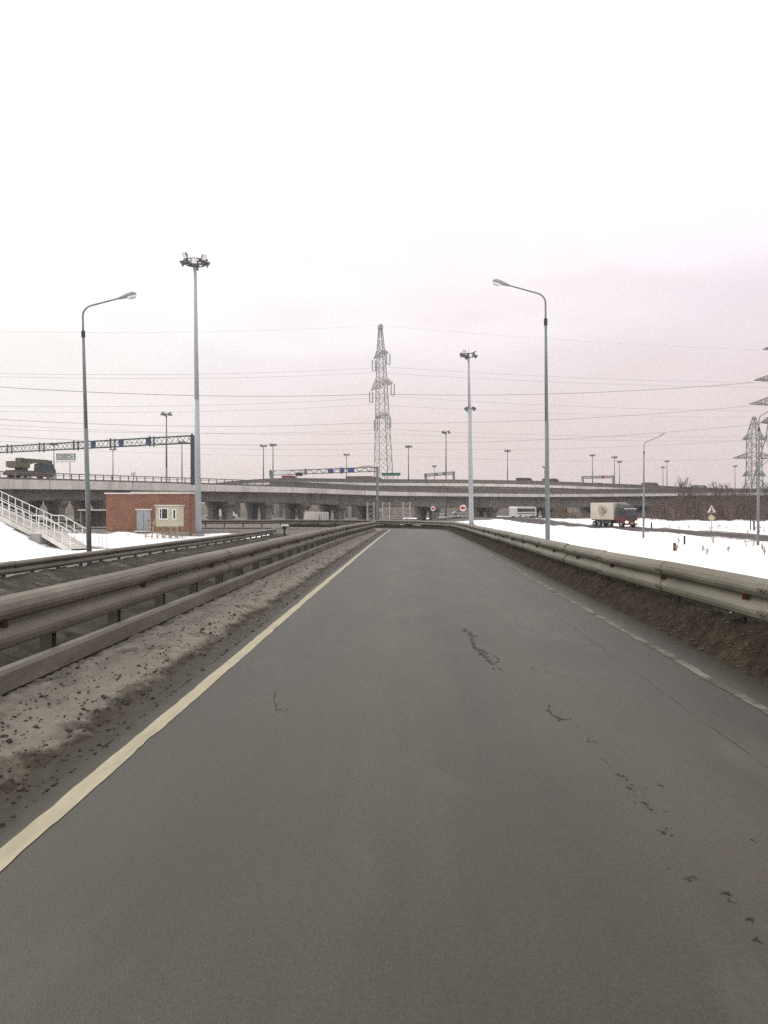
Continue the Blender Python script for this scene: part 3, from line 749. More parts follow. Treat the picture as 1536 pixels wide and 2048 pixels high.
# ------------------------------------------------------------------ overpasses
def overpass(name, label, PX, P, width, fas, gdep, gin, pier_every, p0, rail_from=None, pcol=None, rail_h=1.2, pw=2.4, infill=None):
    root = empty(name, (P[0].x, P[0].y, -1), label, 'overpass')
    fh = lambda i: float(np.interp(PX[i], fas[0], fas[1]))
    MB().sweep(None, P, prof_fn=lambda i: [(0, 0), (0, -fh(i)), (-.35, -fh(i)), (-2.6, -fh(i) * .5 - .25), (-width + 2.6, -fh(i) * .5 - .25), (-width + .35, -fh(i)), (-width, -fh(i)), (-width, 0), (-width + .4, 0), (-width + .4, -.25), (-.4, -.25), (-.4, 0)]).build('deck_slab', conc, root)
    for la in (gin, width - gin - 1.6):
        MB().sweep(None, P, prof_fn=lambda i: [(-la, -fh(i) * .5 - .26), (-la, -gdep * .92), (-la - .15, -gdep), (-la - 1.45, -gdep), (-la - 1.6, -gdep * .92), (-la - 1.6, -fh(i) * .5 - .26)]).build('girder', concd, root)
    S = [0]
    for i in range(1, len(P)): S.append(S[-1] + (P[i] - P[i - 1]).length)
    def pos(s):
        i = int(np.clip(np.searchsorted(S, s, side='right') - 1, 0, len(P) - 2)); t = (s - S[i]) / (S[i + 1] - S[i])
        d = P[i + 1] - P[i]; d.z = 0; d.normalize(); return P[i].lerp(P[i + 1], t), d, Vector((d.y, -d.x, 0))
    s = p0
    while s < S[-1] - 4:
        p, d, rt = pos(s); a = math.atan2(d.y, d.x)
        for la in (gin + .8, width - gin - .8):
            q = p - rt * la; zt = p.z - gdep + .01; zb = terrain(q.x, q.y) - .4; hgt = zt - zb
            rings = []
            for z, hw, hd in ((zb, pw / 2, .65), (zt - 2.3, pw / 2, .65), (zt - 1.2, pw / 2 + .25, .7), (zt - .55, pw / 2 + .8, .8), (zt, pw / 2 + .95, .85)):
                rings.append([Vector((q.x, q.y, z)) + rt * (hw * u) + d * (hd * v) for u, v in ((-1, -1), (1, -1), (1, 1), (-1, 1))])
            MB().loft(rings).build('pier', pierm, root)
        s += pier_every if PX[min(len(PX) - 1, int(np.searchsorted(S, s)))] < 745 else max(15.5, pier_every)
    s = p0 + 4
    while s < S[-1] - 4:
        p, d, rt = pos(s); h = fh(int(np.clip(np.searchsorted(S, s), 0, len(P) - 1)))
        MB().box(p + rt * .004 + Vector((0, 0, -h * .5)), (.09, .02, h - .04), math.atan2(d.y, d.x)).build('expansion_joint', railm, root); s += 17.5
    # parapet railing
    def rail(la, nm):
        m = MB()
        m.sweep([(la - .06, rail_h - .16), (la - .06, rail_h), (la + .06, rail_h), (la + .06, rail_h - .16)], P)
        m.sweep([(la - .05, rail_h * .62), (la - .05, rail_h * .62 + .07), (la + .05, rail_h * .62 + .07), (la + .05, rail_h * .62)], P)
        m.sweep([(la - .06, .02), (la - .06, .30), (la + .06, .30), (la + .06, .02)], P)
        if infill:
            k0 = int(np.searchsorted(PX, infill)); m.sweep([(la - .03, .28), (la - .03, rail_h - .1), (la + .03, rail_h - .1), (la + .03, .28)], P[k0:])
        r = m.build('railing', railm, root)
        s = .5; c = 0
        while s < S[-1] - .5:
            p, d, rt = pos(s)
            i = int(np.clip(np.searchsorted(S, s) - 1, 0, len(PX) - 1))
            if nm and (rail_from is None or rail_from[0] < PX[i] < rail_from[1]) and c < 96:
                MB().box(p + rt * la + Vector((0, 0, rail_h / 2)), (.16, .10, rail_h - .02), math.atan2(d.y, d.x)).build('railing_post', railm, r); c += 1
            s += 1.7
    rail(-.22, True)
    return root
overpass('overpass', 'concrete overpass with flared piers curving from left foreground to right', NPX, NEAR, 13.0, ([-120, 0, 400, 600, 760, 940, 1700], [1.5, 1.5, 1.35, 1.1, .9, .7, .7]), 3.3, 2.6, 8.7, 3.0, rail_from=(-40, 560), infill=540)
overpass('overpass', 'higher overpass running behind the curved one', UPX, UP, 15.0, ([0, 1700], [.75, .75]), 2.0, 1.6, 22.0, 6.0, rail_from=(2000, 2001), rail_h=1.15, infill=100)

# far embankment and scrub behind the decks
def hump(name, x0, x1, y0, y1, hfun, mat, nx_=60, ny_=8):
    mb = MB()
    for j in range(ny_ + 1):
        for i in range(nx_ + 1):
            x = x0 + (x1 - x0) * i / nx_; y = y0 + (y1 - y0) * j / ny_; mb.v.append((x, y, hfun(i / nx_, j / ny_, x, y)))
    n = nx_ + 1
    mb.f = [(j * n + i, j * n + i + 1, (j + 1) * n + i + 1, (j + 1) * n + i) for j in range(ny_) for i in range(nx_)]
    return tag(mb.build(name, mat, smooth=True), kind='structure')
hump('embankment', -190, 260, 290, 340, lambda u, v, x, y: -1.2 + (5.2 + 1.2 * fbm(x * .03, 2)) * math.sin(math.pi * min(1, v * 1.0)) ** .6 * sm(0, .05, u) * sm(1, .95, u), embank)
hump('embankment', 60, 240, 176, 212, lambda u, v, x, y: -1.0 + 5.2 * sm(0, .5, v) * sm(1, .8, v) * sm(0, .12, u) + .4 * fbm(x * .1, y * .1), embank)

def thicket(name, label, n, place, hrange, seed, mat=twig):
    rnd = random.Random(seed); mb = MB()
    for _ in range(n):
        x, y, z = place(rnd); h = rnd.uniform(*hrange); a = rnd.uniform(0, 6.28); ln = rnd.uniform(.05, .35) * h
        b = Vector((x, y, z)); t = b + Vector((math.cos(a) * ln, math.sin(a) * ln * .6, h))
        wv = rnd.uniform(.02, .05)
        mb.add([b + Vector((-wv, 0, 0)), b + Vector((wv, 0, 0)), t + Vector((.008, 0, 0)), t - Vector((.008, 0, 0))], [(0, 1, 2, 3)])
        for k in range(4):
            q = b.lerp(t, rnd.uniform(.25, .9)); aa = rnd.uniform(0, 6.28); l2 = rnd.uniform(.25, .9); e = q + Vector((math.cos(aa) * l2, math.sin(aa) * l2, rnd.uniform(.2, .9)))
            mb.add([q + Vector((-.018, 0, 0)), q + Vector((.018, 0, 0)), e], [(0, 1, 2)])
    return tag(mb.build(name, mat), label, 'thicket', kind='stuff')
def pl1(r):
    px = r.uniform(1300, 1640)
    while r.random() > (px - 1296) / 60: px = r.uniform(1300, 1640)
    D = 168 + 24 * r.random() ** .7 + 5 * fbm(px * .03, 3); p = at(px, 1000, D); return p.x, p.y, terrain(p.x, p.y, False) - .2 + sm(1300, 1380, px) * min(1, max(0, (D - 168) / 24)) * 3.4 * r.random()
thicket('thicket', 'brown leafless thicket along the snow field on the right', 15000, pl1, (1.2, 4.2), 5)
def pl2(r):
    x = r.uniform(-180, 250); y = r.uniform(292, 320); return x, y, -1 + 4.5 * r.random()
thicket('thicket', 'dark leafless scrub seen between the overpass piers', 6500, pl2, (1.2, 3.2), 6)
def pl3(r):
    px = r.uniform(1100, 1330); D = r.uniform(176, 186); p = at(px, 1000, D); return p.x, p.y, terrain(p.x, p.y) - .1
thicket('thicket', 'low dry scrub behind the lorry on the snow', 700, pl3, (.5, 1.5), 8)

def bare_tree(loc, H, label, seed, group='bare trees above the thicket'):
    rnd = random.Random(seed); root = empty('bare_tree', loc, label, 'tree', group); tr = MB(); br = MB(); b = Vector(loc)
    def grow(p, d, ln, r, lv):
        e = p + d * ln; (tr if lv == 0 else br).cyl(p, e, r, r * .65, 5 if lv < 2 else 3, False)
        if lv >= 4: return
        for k in range(rnd.randint(3, 4) if lv else 5):
            q = p.lerp(e, rnd.uniform(.4, 1.0)); nd = (d + Vector((rnd.gauss(0, .42), rnd.gauss(0, .42), rnd.uniform(.0, .4)))).normalized()
            grow(q, nd, ln * rnd.uniform(.45, .68), max(.02, r * .52), lv + 1)
    grow(b, Vector((rnd.gauss(0, .05), 0, 1)).normalized(), H * .48, .03 * H * .55, 0)
    tr.build('trunk', bark, root); br.build('crown', bark, root)
    return root
for i, (px, py, D, lab) in enumerate([(1357, 956, 192, 'bare tree leaning at the left end of the thicket'), (1366, 948, 196, 'tallest bare tree above the left end of the thicket'), (1378, 962, 190, 'short bushy bare tree beside the tallest one'),
                                      (1431, 955, 200, 'slender bare tree above the middle of the thicket'), (1440, 950, 202, 'twin of the slender tree above the middle of the thicket'), (1456, 956, 205, 'lone thin bare tree left of the right pylon'), (1487, 966, 200, 'low bare tree at the foot of the right pylon'), (1532, 962, 190, 'bare tree at the right edge below the big pylon')]):
    t = at(px, py, D); b = Vector((t.x, t.y, 1.5)); bare_tree(b, t.z - 1.5, lab, 20 + i)

# ------------------------------------------------------------------ pylons and cables
def pylon(loc, yaw_, levels, arms, bar, label, mat=latt, cap=True, ins_len=3.4, lean=0.0):
    root = empty('power_pylon', loc, label, 'power pylon', 'power pylons'); b = Vector(loc)
    Rz = Matrix.Rotation(yaw_, 3, 'Z')
    def wl(z): return float(np.interp(z, [l[0] for l in levels], [l[1] for l in levels]))
    cs = ((-1, -1), (1, -1), (1, 1), (-1, 1))
    P = lambda c, z: b + Vector((lean * z, 0, 0)) + Rz @ Vector((c[0] * wl(z), c[1] * wl(z), z))
    zs = [levels[0][0]]
    while zs[-1] < levels[-1][0] - 1: zs.append(min(levels[-1][0], zs[-1] + max(1.8, wl(zs[-1]) * 1.75)))
    for c in cs:
        m = MB()
        for i in range(len(zs) - 1): m.cyl(P(c, zs[i]), P(c, zs[i + 1]), bar * 1.5, n=4, cap=False)
        m.build('corner_leg', mat, root)
    m = MB()
    for i in range(len(zs) - 1):
        for k in range(4):
            a, c = cs[k], cs[(k + 1) % 4]
            m.cyl(P(a, zs[i]), P(c, zs[i + 1]), bar * .8, n=3, cap=False); m.cyl(P(c, zs[i]), P(a, zs[i + 1]), bar * .8, n=3, cap=False)
            if i % 2 == 0: m.cyl(P(a, zs[i]), P(c, zs[i]), bar * .8, n=3, cap=False)
    m.build('bracing', mat, root)
    if cap:
        z = levels[-1][0]; b = b + Vector((lean * z, 0, 0)); MB().box(b + Vector((0, 0, z)), (wl(z) * 3.2, wl(z) * 3.2, .9), yaw_).box(b + Vector((0, 0, z + .7)), (wl(z) * 4.4, wl(z) * 1.6, .5), yaw_).build('top_frame', mat, root)
    b0_ = Vector(loc)
    for (z, la) in arms:
        b = b0_ + Vector((lean * z, 0, 0))
        for sg in (-1, 1):
            m = MB(); w0 = wl(z); tip = b + Rz @ Vector((sg * la, 0, z)); h = max(1.6, (la - w0) * .34)
            base = [b + Rz @ Vector((sg * w0, y, z + dz)) for y in (-w0, w0) for dz in (0, h)]
            for q in base: m.cyl(q, tip, bar * 1.1, n=4, cap=False)
            for t in (.25, .5, .75):
                qs = [q.lerp(tip, t) for q in base]
                for u, v in ((0, 1), (2, 3), (0, 2), (1, 3)): m.cyl(qs[u], qs[v], bar * .8, n=3, cap=False)
                q2 = [q.lerp(tip, t - .25) for q in base]
                for u, v in ((0, 1), (2, 3), (1, 2), (0, 3)): m.cyl(q2[u], qs[v], bar * .7, n=3, cap=False)
            m.build('crossarm', mat, root)
            m = MB()
            if ins_len:
                for dy in (-.55, .55):
                    o_ = Rz @ Vector((0, dy, 0)); m.cyl(tip + o_ - Vector((0, 0, .5)), tip + o_ - Vector((0, 0, .5 + ins_len)), .2, n=6)
                m.cyl(tip, tip - Vector((0, 0, .7)), .08, n=4); m.box(tip - Vector((0, 0, .6 + ins_len)), (1.3, .2, .2), yaw_ + 1.57)
                m.build('insulator', insul, root)
    return root
T0 = at(769, 1000, 268); T0.z = -1
zq = lambda py, D=268: (HZ - py) * D / FPX + CAMH + 1
PY = math.atan2(-18, 7.8)
pylon(T0, PY, [(0, 3.1), (zq(955), 2.35), (zq(838), 1.75), (zq(775), 1.45), (zq(700), .95), (zq(655), .45)], [(zq(834), 5.8), (zq(773), 9.6), (zq(711), 6.4)], .10, 'pale lattice power pylon in the centre of the skyline', lean=-.022)
T1 = at(1508, 1000, 250); T1.z = -1
z1 = lambda py: (HZ - py) * 250 / FPX + CAMH + 1
pylon(T1, .12, [(0, 3.4), (z1(975), 1.9), (z1(955), 1.6), (z1(872), 1.5), (z1(836), .25)], [(z1(953), 3.6), (z1(918), 6.6), (z1(881), 3.7)], .10, 'slim lattice pylon behind the right edge lamp', mat=lattd, cap=False, ins_len=0)
T2 = at(1568, 1000, 190); T2.z = -1
z2 = lambda py: (HZ - py) * 190 / FPX + CAMH + 1
pylon(T2, .10, [(0, 6.2), (z2(960), 4.8), (z2(860), 2.4), (z2(700), 1.2), (z2(640), .5)], [(z2(848), 5.6), (z2(812), 8.2), (z2(765), 7.1), (z2(704), 5.0)], .10, 'big lattice pylon cut off by the right picture edge', mat=lattd, cap=False, ins_len=0)

def cable(pts, label, r=.045, sag=1.2):
    # pts: list of (px, py, D); a hanging wire through them
    W = [at(*p) for p in pts]; path = []
    for i in range(len(W) - 1):
        for k in range(24):
            t = k / 24; q = W[i].lerp(W[i + 1], t); q.z -= sag * 4 * t * (1 - t); path.append(q)
    path.append(W[-1])
    o = MB().tube(path, r, 4).build('power_cable', wirem, org=W[0]); tag(o, label, 'power cable', 'power cables across the sky')
CB = [([(-60, 662, 215), (757, 651, 268), (1600, 702, 330)], 'highest thin cable over the top of the central pylon', .02),
      ([(-60, 752, 190), (748, 745, 272), (1600, 775, 330)], 'cable from the left insulator of the top crossarm', .03),
      ([(-60, 746, 185), (775, 734, 262), (1600, 766, 320)], 'cable from the right insulator of the top crossarm', .03),
      ([(-60, 770, 150), (760, 788, 200), (1508, 765, 186)], 'darkest cable passing straight behind the tall right street lamp', .055),
      ([(-60, 822, 185), (741, 809, 274), (1600, 835, 330)], 'cable from the left insulator of the middle crossarm', .03),
      ([(-60, 812, 180), (785, 793, 260), (1600, 822, 320)], 'cable from the right insulator of the middle crossarm', .03),
      ([(-60, 835, 150), (720, 846, 200), (1498, 812, 186)], 'cable running to the second arm of the big right pylon', .04),
      ([(-60, 846, 190), (749, 867, 270), (1600, 880, 330)], 'cable from the left insulator of the lowest crossarm', .03),
      ([(-60, 856, 185), (780, 859, 264), (1600, 872, 330)], 'cable from the right insulator of the lowest crossarm', .03),
      ([(-60, 868, 160), (760, 886, 210), (1520, 848, 188)], 'cable running to the lowest arm of the big right pylon', .04),
      ([(-60, 880, 240), (800, 898, 300), (1486, 881, 250)], 'faint cable running to the top arm of the slim right pylon', .03),
      ([(-60, 890, 240), (800, 911, 300), (1468, 918, 250)], 'lowest faint cable running to the middle arm of the slim right pylon', .028)]
for p, l_, r_ in CB: cable(p, l_, r_)

# ------------------------------------------------------------------ gantries
def gantry(name, label, a, b, depth, posts, bar, mat, panels=(), braces=12, group='sign gantries over the roads'):
    # a,b: top chord ends. posts: list of (t, foot z). panels: (t0,t1,drop0,drop1,material,name)
    a = Vector(a); b = Vector(b); root = empty(name, (a.x, a.y, posts[0][1]), label, 'gantry', group)
    d = (b - a); L_ = d.length; dh = Vector((d.x, d.y, 0)).normalized(); nrm = Vector((dh.y, -dh.x, 0)); ang = math.atan2(dh.y, dh.x)
    m = MB(); dn = Vector((0, 0, -depth))
    for o_ in (nrm * (depth * .4), nrm * (-depth * .4)):
        for q in (Vector((0, 0, 0)), dn): m.cyl(a + o_ + q, b + o_ + q, bar, n=4)
    m.build('chord', mat, root)
    m = MB(); k = braces
    for o_ in (nrm * (depth * .4), nrm * (-depth * .4)):
        for i in range(k):
            p0, p1 = a.lerp(b, i / k), a.lerp(b, (i + 1) / k); mid = p0.lerp(p1, .5)
            m.cyl(p0 + o_ + dn, mid + o_, bar * .55, n=4, cap=False); m.cyl(mid + o_, p1 + o_ + dn, bar * .55, n=4, cap=False)
            if i % 4 == 0: m.box(p0 + o_ + dn * .5, (bar * 3, bar * 2, depth * 1.5), ang)
    m.build('lattice', mat, root)
    for t, zb in posts:
        p = a.lerp(b, t); m = MB(); top = p + Vector((0, 0, bar))
        m.box(Vector((p.x, p.y, (top.z + zb) / 2)), (bar * 3.6, depth * .8, top.z - zb), ang); m.build('post', mat, root)
    for (t0, t1, d0, d1, mt, nm) in panels:
        p = a.lerp(b, (t0 + t1) / 2); MB().box(p + nrm * (depth * .4 + .12 + bar) + Vector((0, 0, -(d0 + d1) / 2)), (L_ * abs(t1 - t0), .08, d1 - d0), ang).build(nm, mt, root)
    return root
A = at(388, 871, 152); B = at(-70, 897, 187)
g1 = gantry('sign_gantry', 'long dark truss gantry over the left overpass carrying blue panels', A, B, 1.35, [(0.003, on_deck(NPX, NEAR, 388)[0].z - .3), (.995, 5.5)], .09, M('gantry_green', (.045, .075, .075), .6, .2, 1),
       [(.168, .188, -.1, 1.35, blue, 'sign_panel'), (.275, .295, -.1, 1.35, blue, 'sign_panel'), (.39, .41, -.1, 1.35, blue, 'sign_panel')], 26)
A = at(541, 942, 172); B = at(757, 934, 166)
gantry('sign_gantry', 'middle truss gantry with white panel left of the central pylon', A, B, .85, [(.004, 6.2), (.99, -1.0)], .08, M('gantry_grey', (.17, .19, .21), .6, .2, 1),
       [(.06, .17, .05, .85, white, 'sign_panel'), (.25, .315, .55, 1.3, darkm, 'sign_panel'), (.55, .60, .02, .8, blue, 'sign_panel'), (.66, .70, .02, .8, blue, 'sign_panel'), (.73, .79, .02, .8, blue, 'sign_panel')], 12)
A = at(851, 948, 244); B = at(908, 943.5, 252)
gantry('portal_gantry', 'small grey portal gantry just right of the central pylon', A, B, .7, [(.01, 8.3), (.99, 8.3)], .13, M('gantry_grey2', (.14, .15, .16), .6, .2, 1), [(.3, .37, .0, .7, blue, 'sign_panel')], 6)
A = at(1165, 953, 247); B = at(1227, 951.5, 250)
gantry('portal_gantry', 'small pale portal gantry right of the tall street lamp', A, B, .6, [(.01, 7), (.99, 7)], .13, M('gantry_pale', (.22, .22, .23), .6, .2, 1), [(.58, .68, .0, .6, red, 'sign_panel')], 6)
for px, lab in ((741, 'left thin steel lattice support under the overpass by the gantry post'), (772, 'middle thin steel lattice support under the overpass right of the gantry post'), (813, 'right pale pair of steel support legs under the overpass')):
    b = at(px, 1000, 180); zt = 3.0; zb = -1.1; w_ = .75
    ls = empty('lattice_support', (b.x, 180, zb), lab, 'support', 'steel lattice supports under the overpass')
    for sg in (-1, 1): MB().cyl((b.x + sg * w_, 180, zb), (b.x + sg * w_, 180, zt), .10, n=6).build('leg', whited, ls)
    m = MB()
    for k in range(4):
        z0_, z1_ = zb + (zt - zb) * k / 4, zb + (zt - zb) * (k + 1) / 4
        m.cyl((b.x - w_, 180, z0_), (b.x + w_, 180, z1_), .055, n=4); m.cyl((b.x + w_, 180, z0_), (b.x - w_, 180, z1_), .055, n=4)
    m.build('bracing', latt, ls)
# arched bracing truss near the pylon foot
m = MB(); r0 = [at(711 + (757 - 711) * t, 936 - 4.5 * math.sin(math.pi * min(1, t * 1.05)), 167.5) for t in np.linspace(0, 1, 12)]
m.tube(r0, .16, 6)
o = m.build('gantry_arch', whited, org=r0[0]); tag(o, 'whitish bowed pipe arching over the end of the middle gantry', 'pipe')

# roadside boards on the left overpass and by the pylon
def board(name, label, px0, px1, py0, py1, D, zfoot, mat, border=None, arrow=None, cat='sign', posts=(.5,)):
    a = at(px0, py0, D); b = at(px1, py1, D); root = empty(name, ((a.x + b.x) / 2, D, zfoot), label, cat)
    MB().box(((a.x + b.x) / 2, D, (a.z + b.z) / 2), (b.x - a.x, .1, a.z - b.z)).build('panel', mat, root)
    for t in posts:
        x = a.x + (b.x - a.x) * t; MB().cyl((x, D + .14, zfoot), (x, D + .14, a.z - .1), .075, n=6).build('post', poleg, root)
    return root, a, b
dz = on_deck(NPX, NEAR, 132, -6)
D = 140
rt_, a, b = board('direction_sign', 'white board with a green arrow outline behind the crane lorry', 112, 152, 906.5, 925, D, 5.5, white, posts=(.68,))
cx, cz, W_, H_ = (a.x + b.x) / 2, (a.z + b.z) / 2, (b.x - a.x), (a.z - b.z)
m = MB()
for (x0, x1, z0, z1) in ((-.47, .47, .44, .36), (-.47, .47, -.18, -.10), (-.47, -.42, .36, -.10), (.42, .47, .36, -.10)):
    m.box((cx + (x0 + x1) / 2 * W_, D - .056, cz + (z0 + z1) / 2 * H_), (abs(x1 - x0) * W_, .012, abs(z0 - z1) * H_))
m.build('frame_stripe', green, rt_)
m = MB(); P_ = [(-.36, .26), (.18, .26), (.36, .13), (.18, .0), (-.36, .0)]
for i in range(5):
    p, q = P_[i], P_[(i + 1) % 5]; m.cyl((cx + p[0] * W_, D - .06, cz + p[1] * H_), (cx + q[0] * W_, D - .06, cz + q[1] * H_), .055, n=4)
m.build('arrow_outline', green, rt_)
MB().box((cx - .08 * W_, D - .056, cz + .13 * H_), (.36 * W_, .012, .09 * H_)).build('lettering', grey, rt_)
board('direction_sign', 'dark green sign board to the right of the central pylon foot', 763, 801, 945.5, 951.5, 246, 8.0, green, posts=(.15, .85))
board('warning_board', 'small pale board hanging on the overpass rail near the crane lorry', 262, 271, 945, 950, 143, 6.0, whited)

# ------------------------------------------------------------------ brick hut, cabin, shed, kiosk
a = at(212, 988, 76); b = at(379, 1074, 76); hb = empty('brick_hut', ((a.x + b.x) / 2, 77, -1.1), 'flat roofed red brick hut below the left overpass', 'building')
xL, xR, zT, zB = a.x, b.x, a.z, -1.3; yF, yB = 76.0, 79.6; cx = (xL + xR) / 2
MB().box((cx, (yF + yB) / 2, (zT + zB) / 2), (xR - xL, yB - yF, zT - zB)).build('wall', brick, hb)
MB().box((cx, (yF + yB) / 2, zT + .06), (xR - xL + .24, yB - yF + .24, .12)).box((cx + 1, (yF + yB) / 2, zT + .16), (xR - xL - 2.5, yB - yF - .4, .1)).build('roof', conc, hb)
MB().box((cx, yF - .04, zB + .45), (xR - xL + .08, .08, .5)).build('plinth', concd, hb)
d0, d1 = at(273, 1021, 75.9), at(301, 1061, 75.9)
dr = MB().box(((d0.x + d1.x) / 2, yF - .035, (d0.z + d1.z) / 2), (d1.x - d0.x, .07, d0.z - d1.z)).build('door', grey, hb)
MB().box((d1.x - .18, yF - .1, (d0.z + d1.z) / 2), (.05, .07, .16)).build('handle', darkm, dr)
MB().box(((d0.x + d1.x) / 2, yF - .05, (d0.z + d1.z) / 2), (.025, .05, d0.z - d1.z - .1)).build('door_seam', darkm, dr)
MB().box(((d0.x + d1.x) / 2, yF - .06, d0.z + .09), (d1.x - d0.x + .25, .12, .14)).build('lintel', conc, hb)
MB().box(((d0.x + d1.x) / 2, yF - .25, d1.z - .07), (d1.x - d0.x + .2, .5, .12)).build('door_step', conc, hb)
# guard cabin on a steel stand
a = at(311, 1012, 70); b = at(356, 1053, 70); zg = terrain((a.x + b.x) / 2, 70.8)
cb = empty('guard_cabin', ((a.x + b.x) / 2, 70.8, zg), 'beige watch cabin with white windows on a steel stand by the brick hut', 'cabin')
cx = (a.x + b.x) / 2; cw = b.x - a.x; z0, z1 = b.z, a.z
MB().box((cx, 70.9, (z0 + z1) / 2), (cw, 1.8, z1 - z0)).build('wall', beige, cb, bevel=.03)
MB().box((cx, 70.9, z1 + .05), (cw + .16, 1.96, .09)).build('roof', whited, cb)
for (p0, p1, q0, q1) in ((318, 337, 1016, 1039), (345, 353, 1018, 1039)):
    u, v = at(p0, q0, 70), at(p1, q1, 70); wc = ((u.x + v.x) / 2, 69.97, (u.z + v.z) / 2); ww, hh = v.x - u.x, u.z - v.z
    f = MB().box((wc[0], wc[1], u.z - .04), (ww, .08, .08)).box((wc[0], wc[1], v.z + .04), (ww, .08, .08)).box((u.x + .04, wc[1], wc[2]), (.08, .08, hh - .16)).box((v.x - .04, wc[1], wc[2]), (.08, .08, hh - .16))
    if ww > .6: f.box((u.x + ww * .28, wc[1], wc[2]), (.06, .07, hh - .16))
    f = f.build('window', white, cb); MB().box((wc[0], 69.985, wc[2]), (ww - .12, .02, hh - .12)).build('pane', glass, f)
m = MB()
lx = [a.x + .1, a.x + cw * .36, a.x + cw * .66, b.x - .08]
for x in lx:
    for y in (70.1, 71.6): m.cyl((x, y, zg - .2), (x, y, z0), .045, n=5)
for i in range(3):
    m.cyl((lx[i], 70.1, zg + .05), (lx[i + 1], 70.1, z0 - .1), .025, n=4); m.cyl((lx[i + 1], 70.1, zg + .05), (lx[i], 70.1, z0 - .1), .025, n=4)
m.cyl((lx[0], 70.1, z0 - .05), (lx[3], 70.1, z0 - .05), .06, n=4)
m.build('stand', weedm, cb)
m = MB()
t0 = at(309, 1038, 69.2); f0 = at(303, 1081, 69.0); t1 = at(296, 1036, 69.4); f1 = at(290, 1082, 69.2)
m.cyl(t0, f0, .05, n=5).cyl(t1, f1, .05, n=5)
for k in range(1, 5): m.cyl(t0.lerp(f0, k / 5), t1.lerp(f1, k / 5), .025, n=4)
m.build('ladder', weedm, cb)
# dark shed to the left of the hut
a = at(166, 1020, 84); b = at(213, 1056, 84); sh = empty('shed', ((a.x + b.x) / 2, 84, -1), 'dark open shed with pale roof edge left of the brick hut', 'shed')
cx = (a.x + b.x) / 2; ww = b.x - a.x + .6
MB().box((cx, 85.2, a.z), (ww + .3, 3, .14)).build('roof', whited, sh)
MB().box((cx, 86.5, (a.z - 1) / 2), (ww, .12, a.z + 1)).box((a.x - .2, 85.2, (a.z - 1) / 2), (.12, 2.6, a.z + 1)).build('wall', concd, sh)
MB().box((cx, 83.9, -.62), (ww + .1, .2, .55)).build('sill_wall', conc, sh)
# concrete kiosk between the piers
a = at(607, 1023, 166); b = at(656, 1047, 166); kk = empty('concrete_kiosk', ((a.x + b.x) / 2, 166, -1), 'pale concrete block kiosk between the overpass piers', 'kiosk')
cx = (a.x + b.x) / 2; ww = b.x - a.x
m = MB(); m.prism([(a.x, -1.2), (a.x + ww * .66, -1.2), (a.x + ww * .62, a.z - .15), (a.x + .4, a.z)], 165, 168.5); m.build('wall', conc, kk)
MB().box((a.x + ww * .84, 166.6, (a.z - 1.2) / 2), (ww * .3, 2.4, a.z + 1.0)).build('annex', whited, kk)
for t in (.74, .84, .94): MB().box((a.x + ww * t, 165.36, (a.z - 1.3) / 2), (.12, .06, a.z + .6)).build('rib', grey, kk)

# ------------------------------------------------------------------ stairs
st = empty('outdoor_stairs', (ST0.x, ST0.y, -1), 'concrete outdoor stairs with white railings climbing the snowy bank on the left', 'stairs')
def spt(t, p=0, z=0): v = ST0 + STD * t + STN * p; return Vector((v.x, v.y, z))
prof = [(0, -.92), (3.0, .06), (4.1, .06), (14.0, 2.63)]
def sz(t): return float(np.interp(t, [p[0] for p in prof], [p[1] for p in prof]))
sa = math.atan2(STD.y, STD.x)
t = .2; WD = 1.35
while t < 13.5:
    if not (3.0 <= t < 4.1): MB().box(spt(t, 0, sz(t) - .04), (.33, WD, .09), sa).build('step', conc, st)
    t += .32
MB().box(spt(3.55, 0, .01), (1.25, WD + .06, .16), sa).build('landing', conc, st)
for p in (-WD / 2 - .06, WD / 2 + .06):
    m = MB()
    for (u, v) in ((0, 3.0), (3.0, 4.1), (4.1, 14.0)):
        A, B = spt(u, p, sz(u)), spt(v, p, sz(v)); dx = (B - A).normalized(); c = (A + B) / 2 - Vector((0, 0, .16))
        rot = dx.to_track_quat('X', 'Z').to_matrix(); m.box(c, ((B - A).length, .1, .26), m=rot)
    m.build('stringer', conc, st)
MB().box(spt(3.6, -.15, -.46), (1.2, 1.5, .75), sa).box(spt(3.6, 0, -.98), (.7, 1.0, .5), sa).build('support_block', concd, st)
for p in (-WD / 2 - .02, WD / 2 + .02):
    rl = MB()
    for h in (1.02, .55, .14):
        pts = [spt(u, p, sz(u) + h) for u in (0, 1.5, 3.0, 4.1, 7, 9, 11.5, 14.0)]
        rl.tube(pts, .032 if h > 1 else .024, 6)
    rl = rl.build('railing', M('railing_paint', (.56, .56, .54), .55, .12, 3), st)
    u = .05
    while u < 13.6: MB().cyl(spt(u, p, sz(u) - .05), spt(u, p, sz(u) + 1.02), .028, n=6).build('railing_post', white, rl); u += .85
# small pipe barrier at the stair foot
m = MB(); A = at(190, 1082, 52); B = at(213, 1079, 53); A.z, B.z = -.35, -.3
bp = empty('pipe_barrier', ((A.x + B.x) / 2, 52.5, -1), 'small white pipe barrier in the snow at the foot of the stairs', 'barrier')
m.cyl(A, B, .025, n=6).cyl(A - Vector((0, 0, .3)), B - Vector((0, 0, .3)), .02, n=6).build('rail', white, bp)
for k in range(4): q = A.lerp(B, k / 3); MB().cyl(q, (q.x, q.y, -1.1), .025, n=6).build('post', white, bp)

